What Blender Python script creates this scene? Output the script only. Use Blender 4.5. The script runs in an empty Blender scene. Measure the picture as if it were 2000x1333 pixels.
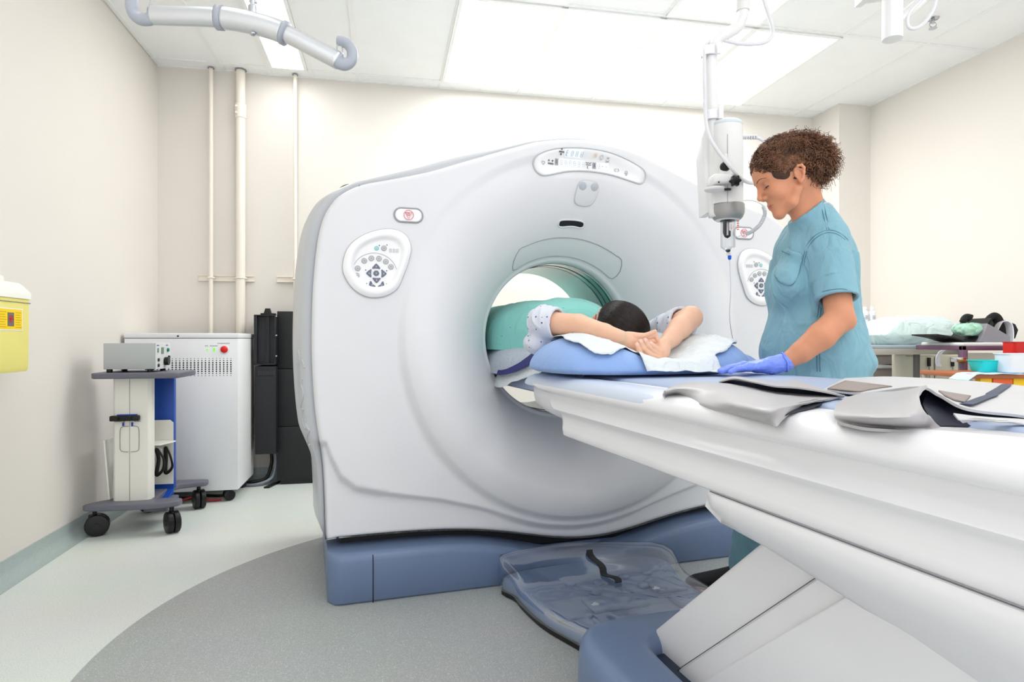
import bpy, bmesh, math, random
import numpy as np
from mathutils import Vector, Matrix, Euler
random.seed(4)
rng = np.random.default_rng(4)
SC = bpy.context.scene
COL = SC.collection
PI = math.pi
# ---------------------------------------------------------------- camera
FPX = 1230.0; HY = 664.0; CAMZ = 1.0
cd = bpy.data.cameras.new('camera'); cam = bpy.data.objects.new('camera', cd); COL.objects.link(cam)
cam.location = (0, 0, CAMZ); cam.rotation_euler = (PI/2, 0, 0)
cd.sensor_width = 36.0; cd.lens = 36.0*FPX/2000.0
cd.shift_y = -(666.5-HY)/2000.0
cd.clip_start = 0.05
SC.camera = cam
# ---------------------------------------------------------------- light
SC.view_settings.view_transform = 'Standard'
SC.view_settings.look = 'None'
SC.view_settings.gamma = 1.0
SC.view_settings.use_curve_mapping = False
SC.view_settings.exposure = -0.40
w = bpy.data.worlds.new('world'); SC.world = w; w.use_nodes = True
w.node_tree.nodes['Background'].inputs[0].default_value = (.98, .985, 1.0, 1)
w.node_tree.nodes['Background'].inputs[1].default_value = 1.95

def at(px, py, Y): return Vector(((px-1000)/FPX*Y, Y, CAMZ+(HY-py)/FPX*Y))
GA = math.radians(18); GC, GS = math.cos(GA), math.sin(GA); GX, GY = .314, 2.665
def G(u, d, z): return Vector((GX+u*GC-d*GS, GY+u*GS+d*GC, z))          # scanner frame: u across, d depth behind its front, z up
def Ginv(p):
    x, y = p[0]-GX, p[1]-GY
    return (x*GC+y*GS, -x*GS+y*GC, p[2])
RA = math.radians(11.4); RC, RS = math.cos(RA), math.sin(RA); RX, RY = -2.456, 4.365
def R(x, y, z): return Vector((RX+x*RC-y*RS, RY+x*RS+y*RC, z))          # room frame: origin in the back left corner, y negative = into the room
CEIL = 2.90
def area(name, loc, sx, sy, power, rot=(0,0,0), col=(1,1,1)):
    l = bpy.data.lights.new(name, 'AREA'); l.shape = 'RECTANGLE'; l.size = sx; l.size_y = sy; l.energy = power; l.color = col
    o = bpy.data.objects.new(name, l); COL.objects.link(o); o.location = loc; o.rotation_euler = rot
    return o
# ceiling panels: corner one real, rest added to whiten back wall and light room
CEIL_PANELS = [(.885, -.73, .25, 1.17, 14), (2.25, -.73, .6, 1.17, 30), (2.85, -.73, .6, 1.17, 30), (3.45, -.73, .6, 1.17, 30), (4.05, -.73, .6, 1.17, 15), (2.25, -1.93, .6, 1.17, 26), (3.45, -1.93, .6, 1.17, 26),
         (.885, -3.13, .25, 1.17, 16), (2.25, -4.33, .6, 1.17, 30), (3.45, -4.33, .6, 1.17, 18), (4.65, -3.13, .6, 1.17, 7)]
for i, (x, y, sx, sy, p) in enumerate(CEIL_PANELS):
    area('panel_and_fill_light', R(x, y, CEIL-.03), sx-.06, sy-.06, p*(.36 if y > -1 else .08 if y > -2 else .13), (0, 0, RA), (1, .99, .98))

# ---------------------------------------------------------------- materials
def lin(c): return tuple((v/12.92 if v <= .04045 else ((v+.055)/1.055)**2.4) for v in c)
MATS = {}
def mat(name, rgb, rough=.5, metal=0, spec=.5, emit=0, bump=0, bscale=80, var=0, vscale=6, trans=0, coat=0, sss=0, alpha=1, ior=1.45):
    if name in MATS: return MATS[name]
    m = bpy.data.materials.new(name); m.use_nodes = True; nt = m.node_tree; b = nt.nodes['Principled BSDF']
    c = lin(rgb)+(1,)
    b.inputs['Base Color'].default_value = c; b.inputs['Roughness'].default_value = rough; b.inputs['Metallic'].default_value = metal
    b.inputs['Specular IOR Level'].default_value = spec; b.inputs['Transmission Weight'].default_value = trans; b.inputs['IOR'].default_value = ior
    b.inputs['Coat Weight'].default_value = coat; b.inputs['Alpha'].default_value = alpha
    if sss: b.inputs['Subsurface Weight'].default_value = sss; b.inputs['Subsurface Radius'].default_value = (.012, .004, .002); b.inputs['Subsurface Scale'].default_value = 1
    if emit: b.inputs['Emission Color'].default_value = c; b.inputs['Emission Strength'].default_value = emit
    tc = nt.nodes.new('ShaderNodeTexCoord')
    n = nt.nodes.new('ShaderNodeTexNoise'); n.inputs['Scale'].default_value = vscale; n.inputs['Detail'].default_value = 4
    nt.links.new(tc.outputs['Object'], n.inputs['Vector'])
    v = max(var, .012)
    r = nt.nodes.new('ShaderNodeValToRGB'); r.color_ramp.elements[0].position = .3; r.color_ramp.elements[1].position = .7
    r.color_ramp.elements[0].color = tuple(x*(1-v) for x in c[:3])+(1,); r.color_ramp.elements[1].color = tuple(min(1, x*(1+v)) for x in c[:3])+(1,)
    nt.links.new(n.outputs['Fac'], r.inputs['Fac']); nt.links.new(r.outputs['Color'], b.inputs['Base Color'])
    if bump:
        n2 = nt.nodes.new('ShaderNodeTexNoise'); n2.inputs['Scale'].default_value = bscale; n2.inputs['Detail'].default_value = 5
        nt.links.new(tc.outputs['Object'], n2.inputs['Vector'])
        bn = nt.nodes.new('ShaderNodeBump'); bn.inputs['Strength'].default_value = bump; bn.inputs['Distance'].default_value = .004
        nt.links.new(n2.outputs['Fac'], bn.inputs['Height']); nt.links.new(bn.outputs['Normal'], b.inputs['Normal'])
    MATS[name] = m
    return m
def speckle_mat(name, base, dark, light, scale=260, rough=.45, bump=.1):
    m = bpy.data.materials.new(name); m.use_nodes = True; nt = m.node_tree; b = nt.nodes['Principled BSDF']; b.inputs['Roughness'].default_value = rough
    tc = nt.nodes.new('ShaderNodeTexCoord'); n = nt.nodes.new('ShaderNodeTexNoise'); n.inputs['Scale'].default_value = scale; n.inputs['Detail'].default_value = 2
    nt.links.new(tc.outputs['Object'], n.inputs['Vector'])
    r = nt.nodes.new('ShaderNodeValToRGB'); e = r.color_ramp.elements
    e[0].position = .30; e[0].color = lin(dark)+(1,); e[1].position = .72; e[1].color = lin(light)+(1,)
    k = e.new(.45); k.color = lin(base)+(1,); k = e.new(.6); k.color = lin(base)+(1,)
    n3 = nt.nodes.new('ShaderNodeTexNoise'); n3.inputs['Scale'].default_value = 2.2; n3.inputs['Detail'].default_value = 3
    nt.links.new(tc.outputs['Object'], n3.inputs['Vector'])
    mx = nt.nodes.new('ShaderNodeMix'); mx.data_type = 'RGBA'; mx.blend_type = 'MULTIPLY'; mx.inputs[0].default_value = .12
    nt.links.new(n.outputs['Fac'], r.inputs['Fac']); nt.links.new(r.outputs['Color'], mx.inputs[6]); nt.links.new(n3.outputs['Color'], mx.inputs[7])
    nt.links.new(mx.outputs[2], b.inputs['Base Color'])
    bn = nt.nodes.new('ShaderNodeBump'); bn.inputs['Strength'].default_value = bump; bn.inputs['Distance'].default_value = .001
    nt.links.new(n.outputs['Fac'], bn.inputs['Height']); nt.links.new(bn.outputs['Normal'], b.inputs['Normal'])
    MATS[name] = m
    return m
M_wall = mat('wall_paint', (.892, .872, .846), .75, bump=.08, bscale=220, var=.01, vscale=1.5)
M_ceil = mat('ceiling_tile', (.965, .972, .972), .85, bump=.25, bscale=240)
M_grid = mat('ceiling_grid', (.95, .955, .95), .5)
M_floor = speckle_mat('floor_green', (.90, .922, .902), (.79, .83, .825), (.97, .975, .965), 230)
M_floor2 = speckle_mat('floor_grey', (.69, .705, .70), (.61, .63, .63), (.88, .885, .88), 300, .5)
M_cove = speckle_mat('cove_green', (.70, .75, .745), (.63, .69, .69), (.78, .81, .81), 230)
M_lamp = mat('lit_panel', (1, 1, .99), .5, emit=5)
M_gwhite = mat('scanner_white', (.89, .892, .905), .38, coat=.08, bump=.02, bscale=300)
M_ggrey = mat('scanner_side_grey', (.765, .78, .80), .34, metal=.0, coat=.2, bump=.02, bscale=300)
M_gcrease = mat('scanner_seam', (.62, .63, .65), .5)
M_base = mat('base_blue_grey', (.43, .505, .635), .36, coat=.1, bump=.10, bscale=500)
M_dark = mat('dark_gap', (.06, .065, .08), .5)
M_twhite = mat('table_white', (.91, .91, .918), .42, coat=.08, bump=.02, bscale=300)
M_black = mat('black_plastic', (.06, .06, .065), .38)
M_blackm = mat('black_metal', (.115, .12, .135), .5, bump=.1, bscale=600)
M_chrome = mat('chrome', (.75, .76, .78), .18, metal=1)
M_steel = mat('brushed_steel', (.78, .79, .81), .35, metal=.9)
M_pipe = mat('cream_pipe', (.945, .915, .87), .45, bump=.05)

# ---------------------------------------------------------------- mesh helpers
ORG = {}
def link(name, me, m, parent=None, smooth=True, loc=None):
    o = bpy.data.objects.new(name, me); COL.objects.link(o)
    for x in (m if isinstance(m, (list, tuple)) else [m]): me.materials.append(x)
    if parent is not None:
        o.parent = parent; ORG[o.name] = ORG[parent.name]
    else:
        ORG[o.name] = Vector((0, 0, 0)) if loc is None else Vector(loc); o.location = ORG[o.name]
    org = ORG[o.name]
    if org.length > 0: me.transform(Matrix.Translation(-org))
    if smooth:
        me.polygons.foreach_set('use_smooth', [True]*len(me.polygons))
    me.update()
    return o
def mesh(V, F): 
    me = bpy.data.meshes.new('m'); me.from_pydata([tuple(v) for v in V], [], [tuple(f) for f in F]); me.validate(); return me
def part(name, VF, m, parent=None, smooth=True, auto=None, loc=None, idx=None):
    V, F = VF[0], VF[1]
    me = mesh(V, F)
    if idx is not None and len(idx) == len(me.polygons): me.polygons.foreach_set('material_index', idx)
    o = link(name, me, m, parent, smooth, loc)
    if smooth and auto is not None:
        bm = bmesh.new(); bm.from_mesh(me)
        bmesh.ops.recalc_face_normals(bm, faces=bm.faces)
        for e in bm.edges:
            if len(e.link_faces) == 2 and e.calc_face_angle(0) > math.radians(auto): e.smooth = False
        bm.to_mesh(me); bm.free()
    return o
def empty(name, loc):
    o = bpy.data.objects.new(name, None); COL.objects.link(o); o.location = loc; ORG[o.name] = Vector(loc); o.empty_display_size = .05
    return o
def tag(o, label, cat, group=None):
    o['label'] = label; o['category'] = cat
    if group: o['group'] = group
    return o
def thing(name, loc, label, cat, group=None): return tag(empty(name, loc), label, cat, group)
def struct(o): o['kind'] = 'structure'; return o
def J(*a):
    V, F = [], []
    for v, f in a:
        n = len(V); V += list(v); F += [tuple(i+n for i in q) for q in f]
    return V, F
def X(VF, fn): return [fn(*v) for v in VF[0]], VF[1]
IDN = lambda x, y, z: Vector((x, y, z))
def box(x0, x1, y0, y1, z0, z1, bev=0, seg=2, fn=None):
    bm = bmesh.new(); bmesh.ops.create_cube(bm, size=1)
    for v in bm.verts: v.co = Vector(((x0+x1)/2+v.co.x*(x1-x0), (y0+y1)/2+v.co.y*(y1-y0), (z0+z1)/2+v.co.z*(z1-z0)))
    if bev: bmesh.ops.bevel(bm, geom=list(bm.edges), offset=bev, segments=seg, profile=.5, affect='EDGES')
    V = [v.co.copy() for v in bm.verts]; F = [tuple(v.index for v in f.verts) for f in bm.faces]; bm.free()
    if fn: V = [fn(*v) for v in V]
    return V, F
def prism(pts, h0, h1, bev=0, seg=2, fn=None):
    """polygon pts (a,b), extruded from h0 to h1 along the third axis: fn(a,b,h)"""
    bm = bmesh.new(); lo = [bm.verts.new((a, b, h0)) for a, b in pts]; hi = [bm.verts.new((a, b, h1)) for a, b in pts]
    bm.faces.new(lo[::-1]); bm.faces.new(hi); n = len(pts)
    for i in range(n): bm.faces.new((lo[i], lo[(i+1) % n], hi[(i+1) % n], hi[i]))
    bm.normal_update(); bmesh.ops.recalc_face_normals(bm, faces=bm.faces)
    if bev:
        es = [e for e in bm.edges if abs(e.verts[0].co.z-e.verts[1].co.z) < 1e-6]
        bmesh.ops.bevel(bm, geom=es, offset=bev, segments=seg, profile=.5, affect='EDGES')
    bmesh.ops.triangulate(bm, faces=[f for f in bm.faces if len(f.verts) > 4])
    bm.verts.index_update()
    V = [v.co.copy() for v in bm.verts]; F = [tuple(v.index for v in f.verts) for f in bm.faces]; bm.free()
    if fn: V = [fn(*v) for v in V]
    return V, F
def loft(rings, close=True, caps=True):
    V = []; F = []; n = len(rings[0])
    for r in rings: V += [Vector(p) for p in r]
    for i in range(len(rings)-1):
        for j in range(n if close else n-1):
            a = i*n+j; b = i*n+(j+1) % n; F.append((a, b, b+n, a+n))
    if caps and close:
        for i in (0, len(rings)-1):
            c = len(V); V.append(sum((Vector(p) for p in rings[i]), Vector())/n)
            for j in range(n):
                a = i*n+j; b = i*n+(j+1) % n
                F.append((c, b, a) if i == 0 else (c, a, b))
    return V, F
def lathe(prof, c, axis=(0, 0, 1), n=32, caps=False):
    """prof: (r, h) list; revolved about axis through c"""
    ax = Vector(axis).normalized(); t = ax.orthogonal().normalized(); b = ax.cross(t)
    return loft([[Vector(c)+ax*h+(t*math.cos(2*PI*j/n)+b*math.sin(2*PI*j/n))*max(r, 1e-5) for j in range(n)] for r, h in prof], True, caps)
def cyl(p0, p1, r, n=20, r1=None):
    p0, p1 = Vector(p0), Vector(p1); L = (p1-p0).length
    r1 = r if r1 is None else r1
    return lathe([(0, 0), (r*.96, 0), (r, min(.002, r*.1)), (r1, L-min(.002, r1*.1)), (r1*.96, L), (0, L)], p0, p1-p0, n)
def cr(pts, k=8, closed=False):
    P = [Vector(p) for p in pts]; n = len(P); out = []
    for i in range(n if closed else n-1):
        if closed: a, b, c, d = P[(i-1) % n], P[i], P[(i+1) % n], P[(i+2) % n]
        else: a, b, c, d = P[max(i-1, 0)], P[i], P[i+1], P[min(i+2, n-1)]
        for j in range(k):
            t = j/k; out.append(.5*((2*b)+(c-a)*t+(2*a-5*b+4*c-d)*t*t+(3*b-a-3*c+d)*t**3))
    if not closed: out.append(P[-1])
    return out
def tube(pts, r, n=10, k=8, closed=False, smooth=True, flat=1.0, up=None, caps=True):
    P = cr(pts, k, closed) if smooth else [Vector(p) for p in pts]
    m = len(P); rr = r if callable(r) else (lambda t: r)
    rings = []; nrm = None
    for i in range(m):
        T = (P[(i+1) % m]-P[i-1]) if closed else (P[min(i+1, m-1)]-P[max(i-1, 0)])
        T.normalize()
        if up is not None: nrm = (Vector(up)-T*Vector(up).dot(T)).normalized()
        elif nrm is None: nrm = T.orthogonal().normalized()
        else: nrm = (nrm-T*nrm.dot(T)).normalized()
        b = T.cross(nrm); q = rr(i/(m-1))
        rings.append([P[i]+nrm*math.cos(2*PI*j/n)*q*flat+b*math.sin(2*PI*j/n)*q for j in range(n)])
    if closed:
        V, F = loft(rings, True, False); k0 = (m-1)*n
        F += [(k0+j, k0+(j+1) % n, (j+1) % n, j) for j in range(n)]
        return V, F
    return loft(rings, True, caps)
def ell(c, r, n=20, m=12, fn=None):
    V = []; 
    rings = [[Vector((c[0]+r[0]*math.sin(PI*max(i, .02)/m if i < m else PI*(m-.02)/m)*math.cos(2*PI*j/n), c[1]+r[1]*math.sin(PI*max(i, .02)/m if i < m else PI*(m-.02)/m)*math.sin(2*PI*j/n), c[2]-r[2]*math.cos(PI*i/m))) for j in range(n)] for i in range(m+1)]
    VF = loft(rings, True, True)
    return X(VF, fn) if fn else VF
def sstep(a, b, x):
    t = max(0., min(1., (x-a)/(b-a))); return t*t*(3-2*t)
def interp(P, x):
    if x <= P[0][0]: return P[0][1]
    for (a, b), (c, d) in zip(P, P[1:]):
        if x <= c: return b+(d-b)*(x-a)/(c-a)
    return P[-1][1]
def text(s, size, fn, name, m, parent, depth=.001, align='CENTER'):
    """flat lettering; fn(x,y,h)->world"""
    cu = bpy.data.curves.new('t', 'FONT'); cu.body = s; cu.size = size; cu.align_x = align; cu.align_y = 'CENTER'; cu.extrude = depth/2; cu.resolution_u = 2
    o = bpy.data.objects.new('t', cu); COL.objects.link(o)
    bpy.context.view_layer.update()
    dg = bpy.context.evaluated_depsgraph_get(); me = bpy.data.meshes.new_from_object(o.evaluated_get(dg))
    V = [fn(*v.co) for v in me.vertices]; F = [tuple(p.vertices) for p in me.polygons]
    bpy.data.objects.remove(o); bpy.data.meshes.remove(me)
    return part(name, (V, F), m, parent, smooth=False)

# ---------------------------------------------------------------- room
def slab(a, b, t, z0, z1, name, m, out):
    """upright wall from room-frame point a to b, thickness t to the 'out' side"""
    a, b = Vector(a+(0,)), Vector(b+(0,)); d = (b-a).normalized(); n = Vector((d.y, -d.x, 0))*out*t
    P = [a, b, b+n, a+n]
    return struct(part(name, ([R(p.x, p.y, z) for z in (z0, z1) for p in P], [(0, 1, 2, 3), (7, 6, 5, 4), (0, 4, 5, 1), (1, 5, 6, 2), (2, 6, 7, 3), (3, 7, 4, 0)]), m, smooth=False))
XB = 5.12
slab((0, 0), (XB, 0), .12, 0, CEIL+.1, 'wall_back', M_wall, -1)
slab((0, -4.95), (0, .12), .12, 0, CEIL+.1, 'wall_left', M_wall, -1)
XR = XB+.29
slab((XR, -4.95), (XR, -.32), .12, 0, CEIL+.1, 'wall_right', M_wall, 1)
struct(part('wall_pillar', box(XB, XR+.12, -.324, .12, 0, CEIL+.1, fn=R), M_wall, smooth=False))
# floor with inlaid round dark area
struct(part('floor', box(-.12, XR+.12, -4.95, .12, -.10, 0, fn=R), M_floor, smooth=False))
FC = Vector((.1745, 2.1912, 0))
disc = lathe([(0, 0), (1.506, 0), (1.506, .0012), (0, .0012)], FC, n=128)
struct(part('floor_inlay', disc, M_floor2, smooth=False))
# coved skirting along left and back walls
def cove(name, a, b, inn):
    prof = [(.0, .088), (.006, .088), (.006, .05), (.012, .035), (.025, .016), (.045, .005), (.07, .0015), (.07, 0), (0, 0)]
    a, b = Vector(a), Vector(b); n = Vector(inn)
    return struct(part(name, loft([[R((p+n*h).x, (p+n*h).y, z) for h, z in prof] for p in (a, b)], True, True), M_cove, auto=40))
cove('baseboard_left', (0, -4.95), (0, 0), (1, 0)); cove('baseboard_back', (0, 0), (XB, 0), (0, -1)); cove('baseboard_right', (XR, -4.95), (XR, -.32), (-1, 0))
# ceiling: tiles with T-bars
struct(part('ceiling', box(-.12, XR+.12, -4.95, .12, CEIL, CEIL+.08, fn=R), M_ceil, smooth=False))
bars = []
for x in (.02, .43, .745, 1.025, 1.35, 1.95, 2.55, 3.15, 3.75, 4.35, 4.95): bars.append(box(x-.012, x+.012, -4.95, 0, CEIL-.006, CEIL+.002, fn=R))
for y in (-.012, -.135, -1.33, -2.53, -3.73, -4.93): bars.append(box(0, XR if y < -.4 else XB, y-.012, y+.012, CEIL-.0062, CEIL+.002, fn=R))
bars.append(box(XR-.024, XR, -4.95, -.32, CEIL-.006, CEIL+.002, fn=R))
struct(part('trim_1', J(*bars), M_grid, smooth=False))
nm = ['narrow, near the left corner beside the cream pipes', 'added directly behind the scanner to whiten the back wall, first of four', 'added directly behind the scanner to whiten the back wall, second of four from left', 'added directly behind the scanner to whiten the back wall, third of four from left', 'added directly behind the scanner to whiten the back wall, rightmost of four', 'added for light above the left half of the scanner', 'added for light above the right half of the scanner', 'narrow, added for light over the open floor by the left wall', 'added for light high over the viewer, to the left', 'added for light high over the patient table', 'added for light near the right wall above the stretcher']
for i, (x, y, sx, sy, p) in enumerate(CEIL_PANELS):
    t = thing('ceiling_light_or_fill', R(x, y, CEIL-.02), 'rectangular lit ceiling panel '+nm[i], 'light', 'ceiling light panels')
    part('diffuser', box(x-sx/2+.02, x+sx/2-.02, y-sy/2+.02, y+sy/2-.02, CEIL-.012, CEIL-.004, fn=R), M_lamp, t, smooth=False)
    fr = [box(x-sx/2, x+sx/2, y+s*(sy/2-.01)-.01, y+s*(sy/2-.01)+.01, CEIL-.016, CEIL-.002, fn=R) for s in (-1, 1)]+[box(x+s*(sx/2-.01)-.01, x+s*(sx/2-.01)+.01, y-sy/2, y+sy/2, CEIL-.0165, CEIL-.0025, fn=R) for s in (-1, 1)]
    part('frame', J(*fr), M_grid, t, smooth=False)
# ---------------------------------------------------------------- CT scanner gantry
scan = thing('ct_scanner', G(0, .5, 0), 'large white doughnut-shaped CT scanner on a blue-grey base, patient lying in its bore', 'scanner')
OUT_L = [(-1.056, .228), (-1.060, .38), (-1.069, .541), (-1.093, .716), (-1.105, .888), (-1.107, 1.046), (-1.101, 1.22), (-1.087, 1.365), (-1.068, 1.453), (-1.04, 1.512), (-1.003, 1.555), (-.924, 1.600), (-.805, 1.632), (-.665, 1.671), (-.521, 1.722), (-.314, 1.796), (-.17, 1.840), (.03, 1.862)]
UM = .03
def skirt(u): return .232-.100*math.exp(-((u-.06)/.42)**2)
out = [(u, z) for u, z in OUT_L]+[(2*UM-u, z) for u, z in OUT_L[-2::-1]]
up = [(p.x, p.y) for p in cr([(u, z, 0) for u, z in out], 6)]
N = 76
right = up[-1][0]; left = up[0][0]
bot = [(right+(left-right)*i/60, 0) for i in range(1, 60)]
bot = [(u, skirt(u)) for u, _ in bot]
poly = up+bot
AX = (0.0, 1.010); R0 = .372
def ray(th):
    """distance from the bore axis to the outline along angle th"""
    dx, dz = math.cos(th), math.sin(th); best = 0
    for i in range(len(poly)):
        (x0, z0), (x1, z1) = poly[i], poly[(i+1) % len(poly)]
        ex, ez = x1-x0, z1-z0; det = dx*(-ez)+ex*dz
        if abs(det) < 1e-12: continue
        rx, rz = x0-AX[0], z0-AX[1]
        t = (rx*(-ez)+ex*rz)/det; s = (dx*rz-dz*rx)/det
        if t > 0 and -1e-9 <= s <= 1+1e-9: best = max(best, t)
    return best
CRE = [(-1.2, .62), (-1.085, .60), (-1.063, .538), (-1.031, .469), (-.975, .422), (-.871, .395), (-.642, .351), (-.433, .293), (-.234, .235), (0, .205)]
def crease(u):
    u = u-UM; return interp(CRE, -abs(u))
def dface(u, z, edge=1.0):
    """depth of the front cover behind the base plane, scanner frame"""
    r = math.hypot(u-AX[0], z-AX[1])
    low = 1-sstep(.75, 1.45, z)
    dout = .050-.02*math.exp(-((u-.03)/.9)**2*2)*(1-low)
    c = crease(u)
    dout += .034*(1-sstep(c-.014, c+.014, z))*sstep(.80, .84, r)
    t = (r-R0)/(.80-R0)
    tt = max(0, min(1, t))
    ring = .245*(1-tt)**2.1 + .050-.075*low*math.sin(PI*min(1, tt)**1.25)**.8 - .018*math.sin(PI*tt)
    if r >= .80: d = dout+0
    else:
        k = 1-sstep(.755, .80, r)
        d = dout*(1-k)+ring*k
    # softly dished bays of the display and the lamp
    d += .012*math.exp(-(((u-.045)/.20)**6+((z-(1.76-.45*(u-.045)**2))/.045)**4))
    return d
def S(u, z, off=0): return G(u, dface(u, z)-off, z)
NT, NR = 720, 110
RAY = [ray(2*PI*i/NT) for i in range(NT)]
rings = []
for j in range(NR+1):
    row = []
    for i in range(NT):
        th = 2*PI*i/NT; Ro = RAY[i]
        t = j/NR; r = R0+(Ro-R0)*t
        u, z = AX[0]+r*math.cos(th), AX[1]+r*math.sin(th)
        d = dface(u, z); e = Ro-r; q = .022
        if e < q: d += q-math.sqrt(max(0, q*q-(q-e)**2))
        row.append((u, z, d))
    rings.append(row)
lip = [[G(u, d, z) for u, z, d in row] for row in rings]
# the rolled edge goes back a little behind the rim
last = rings[-1]; lip.append([G(u, d+.05, z) for u, z, d in last])
bore_in = [[G(AX[0]+r*math.cos(2*PI*i/NT), d, AX[1]+r*math.sin(2*PI*i/NT)) for i in range(NT)] for r, d in ((.352, .345), (.353, .322), (.358, .306), (.366, .300))]
front = part('front_cover', loft(bore_in+lip, True, False), M_gwhite, scan)
# side shell, wider behind the front cover
def offp(i, off):
    th = 2*PI*i/NT; u, z, d = last[i]
    k = sstep(.20, .30, z)*(.55+.45*sstep(.50, .66, z))
    if z < .30 and abs(u-UM) < 1.0: k = 0
    # outward direction from the hull centre
    dx, dz = u-UM, z-1.0
    nx = math.copysign(min(1, abs(dx)/1.0)**3, dx); nz = max(0, dz/.9)**2 if dz > 0 else 0
    l = math.hypot(nx, nz) or 1
    return u+nx/max(l, .35)*off*k, z+nz/max(l, .35)*off*k
sh = []
for off, d in ((-.012, .060), (-.004, .064), (.012, .085), (.045, .15), (.066, .25), (.074, .36), (.072, .75), (.05, .92), (.0, .985)):
    sh.append([G(offp(i, off)[0], last[i][2]*(1 if d < .08 else 0)+(d if d >= .08 else d-.03), offp(i, off)[1]) for i in range(NT)])
back = [[G(AX[0]+r*math.cos(2*PI*i/NT), d, AX[1]+r*math.sin(2*PI*i/NT)) for i in range(NT)] for r, d in ((.66, 1.0), (.50, .95), (.42, .88), (.36, .80))]
sideVF = loft(sh+back, True, False)
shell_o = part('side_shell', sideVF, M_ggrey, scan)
# seams across the shell
for th_u in (-.924, -.006):
    i = min(range(NT//2), key=lambda k: abs(last[k][0]-th_u) if last[k][1] > 1 else 9)
    P = [G(*(lambda a: (a[0], d, a[1]))(offp(i, off+.003))) for off, d in ((-.004, .085), (.012, .11), (.045, .17), (.066, .26), (.074, .37), (.073, .7))]
    part('shell_seam', tube(P, .0042, 6, 3), M_dark, scan)
# bore lining with its translucent window
M_bore = mat('bore_lining', (.83, .875, .865), .3, coat=.3)
M_win = mat('bore_window', (.50, .70, .68), .12, coat=.6)
M_win2 = mat('bore_window_dark', (.20, .42, .40), .12, coat=.6)
segs = [(.345, .365, 0), (.365, .385, 2), (.385, .425, 1), (.425, .432, 3), (.432, .47, 1), (.47, .485, 2), (.485, .50, 0), (.50, .80, 0)]
V = []; F = []; idx = []
for a, b, m in segs:
    rr = [(.3505, a), (.3505, b)] if m == 0 else [(.3515, a), (.3515, b)]
    v, f = loft([[G(AX[0]+r*math.cos(2*PI*i/180), d, AX[1]+r*math.sin(2*PI*i/180)) for i in range(180)] for r, d in rr], True, False)
    n = len(V); V += v; F += [tuple(q+n for q in g) for g in f]; idx += [m]*len(f)
lin0 = part('bore_lining', (V, F), [M_bore, M_win, M_win2, M_dark], scan, idx=idx)
part('scan_slot', loft([[G(AX[0]+r*math.cos(2*PI*i/180), d, AX[1]+r*math.sin(2*PI*i/180)) for i in range(180)] for r, d in ((.3512, .425), (.3512, .433), (.3500, .433), (.3500, .425))], True, False), M_dark, lin0)

def region(pts, name, m, off=.003, k=8, prof=None, parent=scan, thick=.004, smoothk=4):
    """star-shaped patch lying on the cover; prof(s): extra height from centre (0) to edge (1)"""
    P = [(p.x, p.y) for p in cr([(a, b, 0) for a, b in pts], smoothk, True)] if smoothk > 1 else list(pts)
    cu = sum(p[0] for p in P)/len(P); cz = sum(p[1] for p in P)/len(P)
    rows = []
    for j in range(1, k+1):
        s = j/k; h = off+(prof(s) if prof else 0)
        rows.append([S(cu+(a-cu)*s, cz+(b-cz)*s, h) for a, b in P])
    rows.append([S(a+(a-cu)*.004, b+(b-cz)*.004, off-thick) for a, b in P])
    V, F = loft(rows, True, False); c = len(V); V.append(S(cu, cz, off+(prof(0) if prof else 0)))
    F += [(c, (i+1) % len(P), i) for i in range(len(P))]
    return part(name, (V, F), m, parent), P
def outline(P, name, m, r=.0022, off=.002, parent=scan):
    return part(name, tube([S(a, b, off) for a, b in P], r, 6, 1, closed=True, smooth=False), m, parent)
def disk(u, z, r, name, m, off=.004, parent=scan, n=20, h=.004, sx=1, sz=1):
    return region([(u+r*sx*math.cos(2*PI*i/n), z+r*sz*math.sin(2*PI*i/n)) for i in range(n)], name, m, off, 3, lambda s: -.0015*s**4, parent, h, 1)[0]
M_btn = mat('button_grey', (.80, .81, .82), .4); M_btnd = mat('button_slate', (.43, .46, .53), .4); M_btnt = mat('button_teal', (.62, .84, .84), .4)
M_icon = mat('icon_grey', (.55, .56, .58), .5); M_icond = mat('icon_dark', (.22, .23, .27), .5); M_red = mat('icon_red', (.86, .30, .36), .5)
M_led = mat('led_display', (.93, .97, 1.0), .3, emit=.35); M_pale = mat('display_white', (.965, .965, .97), .3)
M_digit = mat('digit_grey', (.80, .80, .81), .5)
# display above the bore
dp = [(-.222, 1.745), (-.205, 1.775), (-.14, 1.803), (-.05, 1.817), (.04, 1.82), (.13, 1.812), (.215, 1.790), (.285, 1.757), (.305, 1.728), (.300, 1.705), (.282, 1.693), (.255, 1.697), (.15, 1.722), (.045, 1.730), (-.06, 1.722), (-.15, 1.698), (-.185, 1.695), (-.212, 1.712)]
disp, PD = region(dp, 'display_panel', M_pale, .004, 8)
outline(PD, 'display_rim', M_ggrey, .0035, .003, disp)
def seg8(u, z, w, h, segs_, name, m, parent, off=.0075, t=.0022, skew=0):
    L = {'a': ((-1, 1), (1, 1)), 'b': ((1, 1), (1, 0)), 'c': ((1, 0), (1, -1)), 'd': ((-1, -1), (1, -1)), 'e': ((-1, 0), (-1, -1)), 'f': ((-1, 1), (-1, 0)), 'g': ((-1, 0), (1, 0))}
    vf = []
    for s in segs_:
        (a, b), (c, d) = L[s]
        p, q = S(u+a*w/2, z+b*h/2, off), S(u+c*w/2, z+d*h/2, off)
        vf.append(tube([p+(q-p)*.1, q-(q-p)*.1], t*.5, 4, 1, smooth=False))
    return part(name, J(*vf), m, parent, smooth=False)
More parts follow.
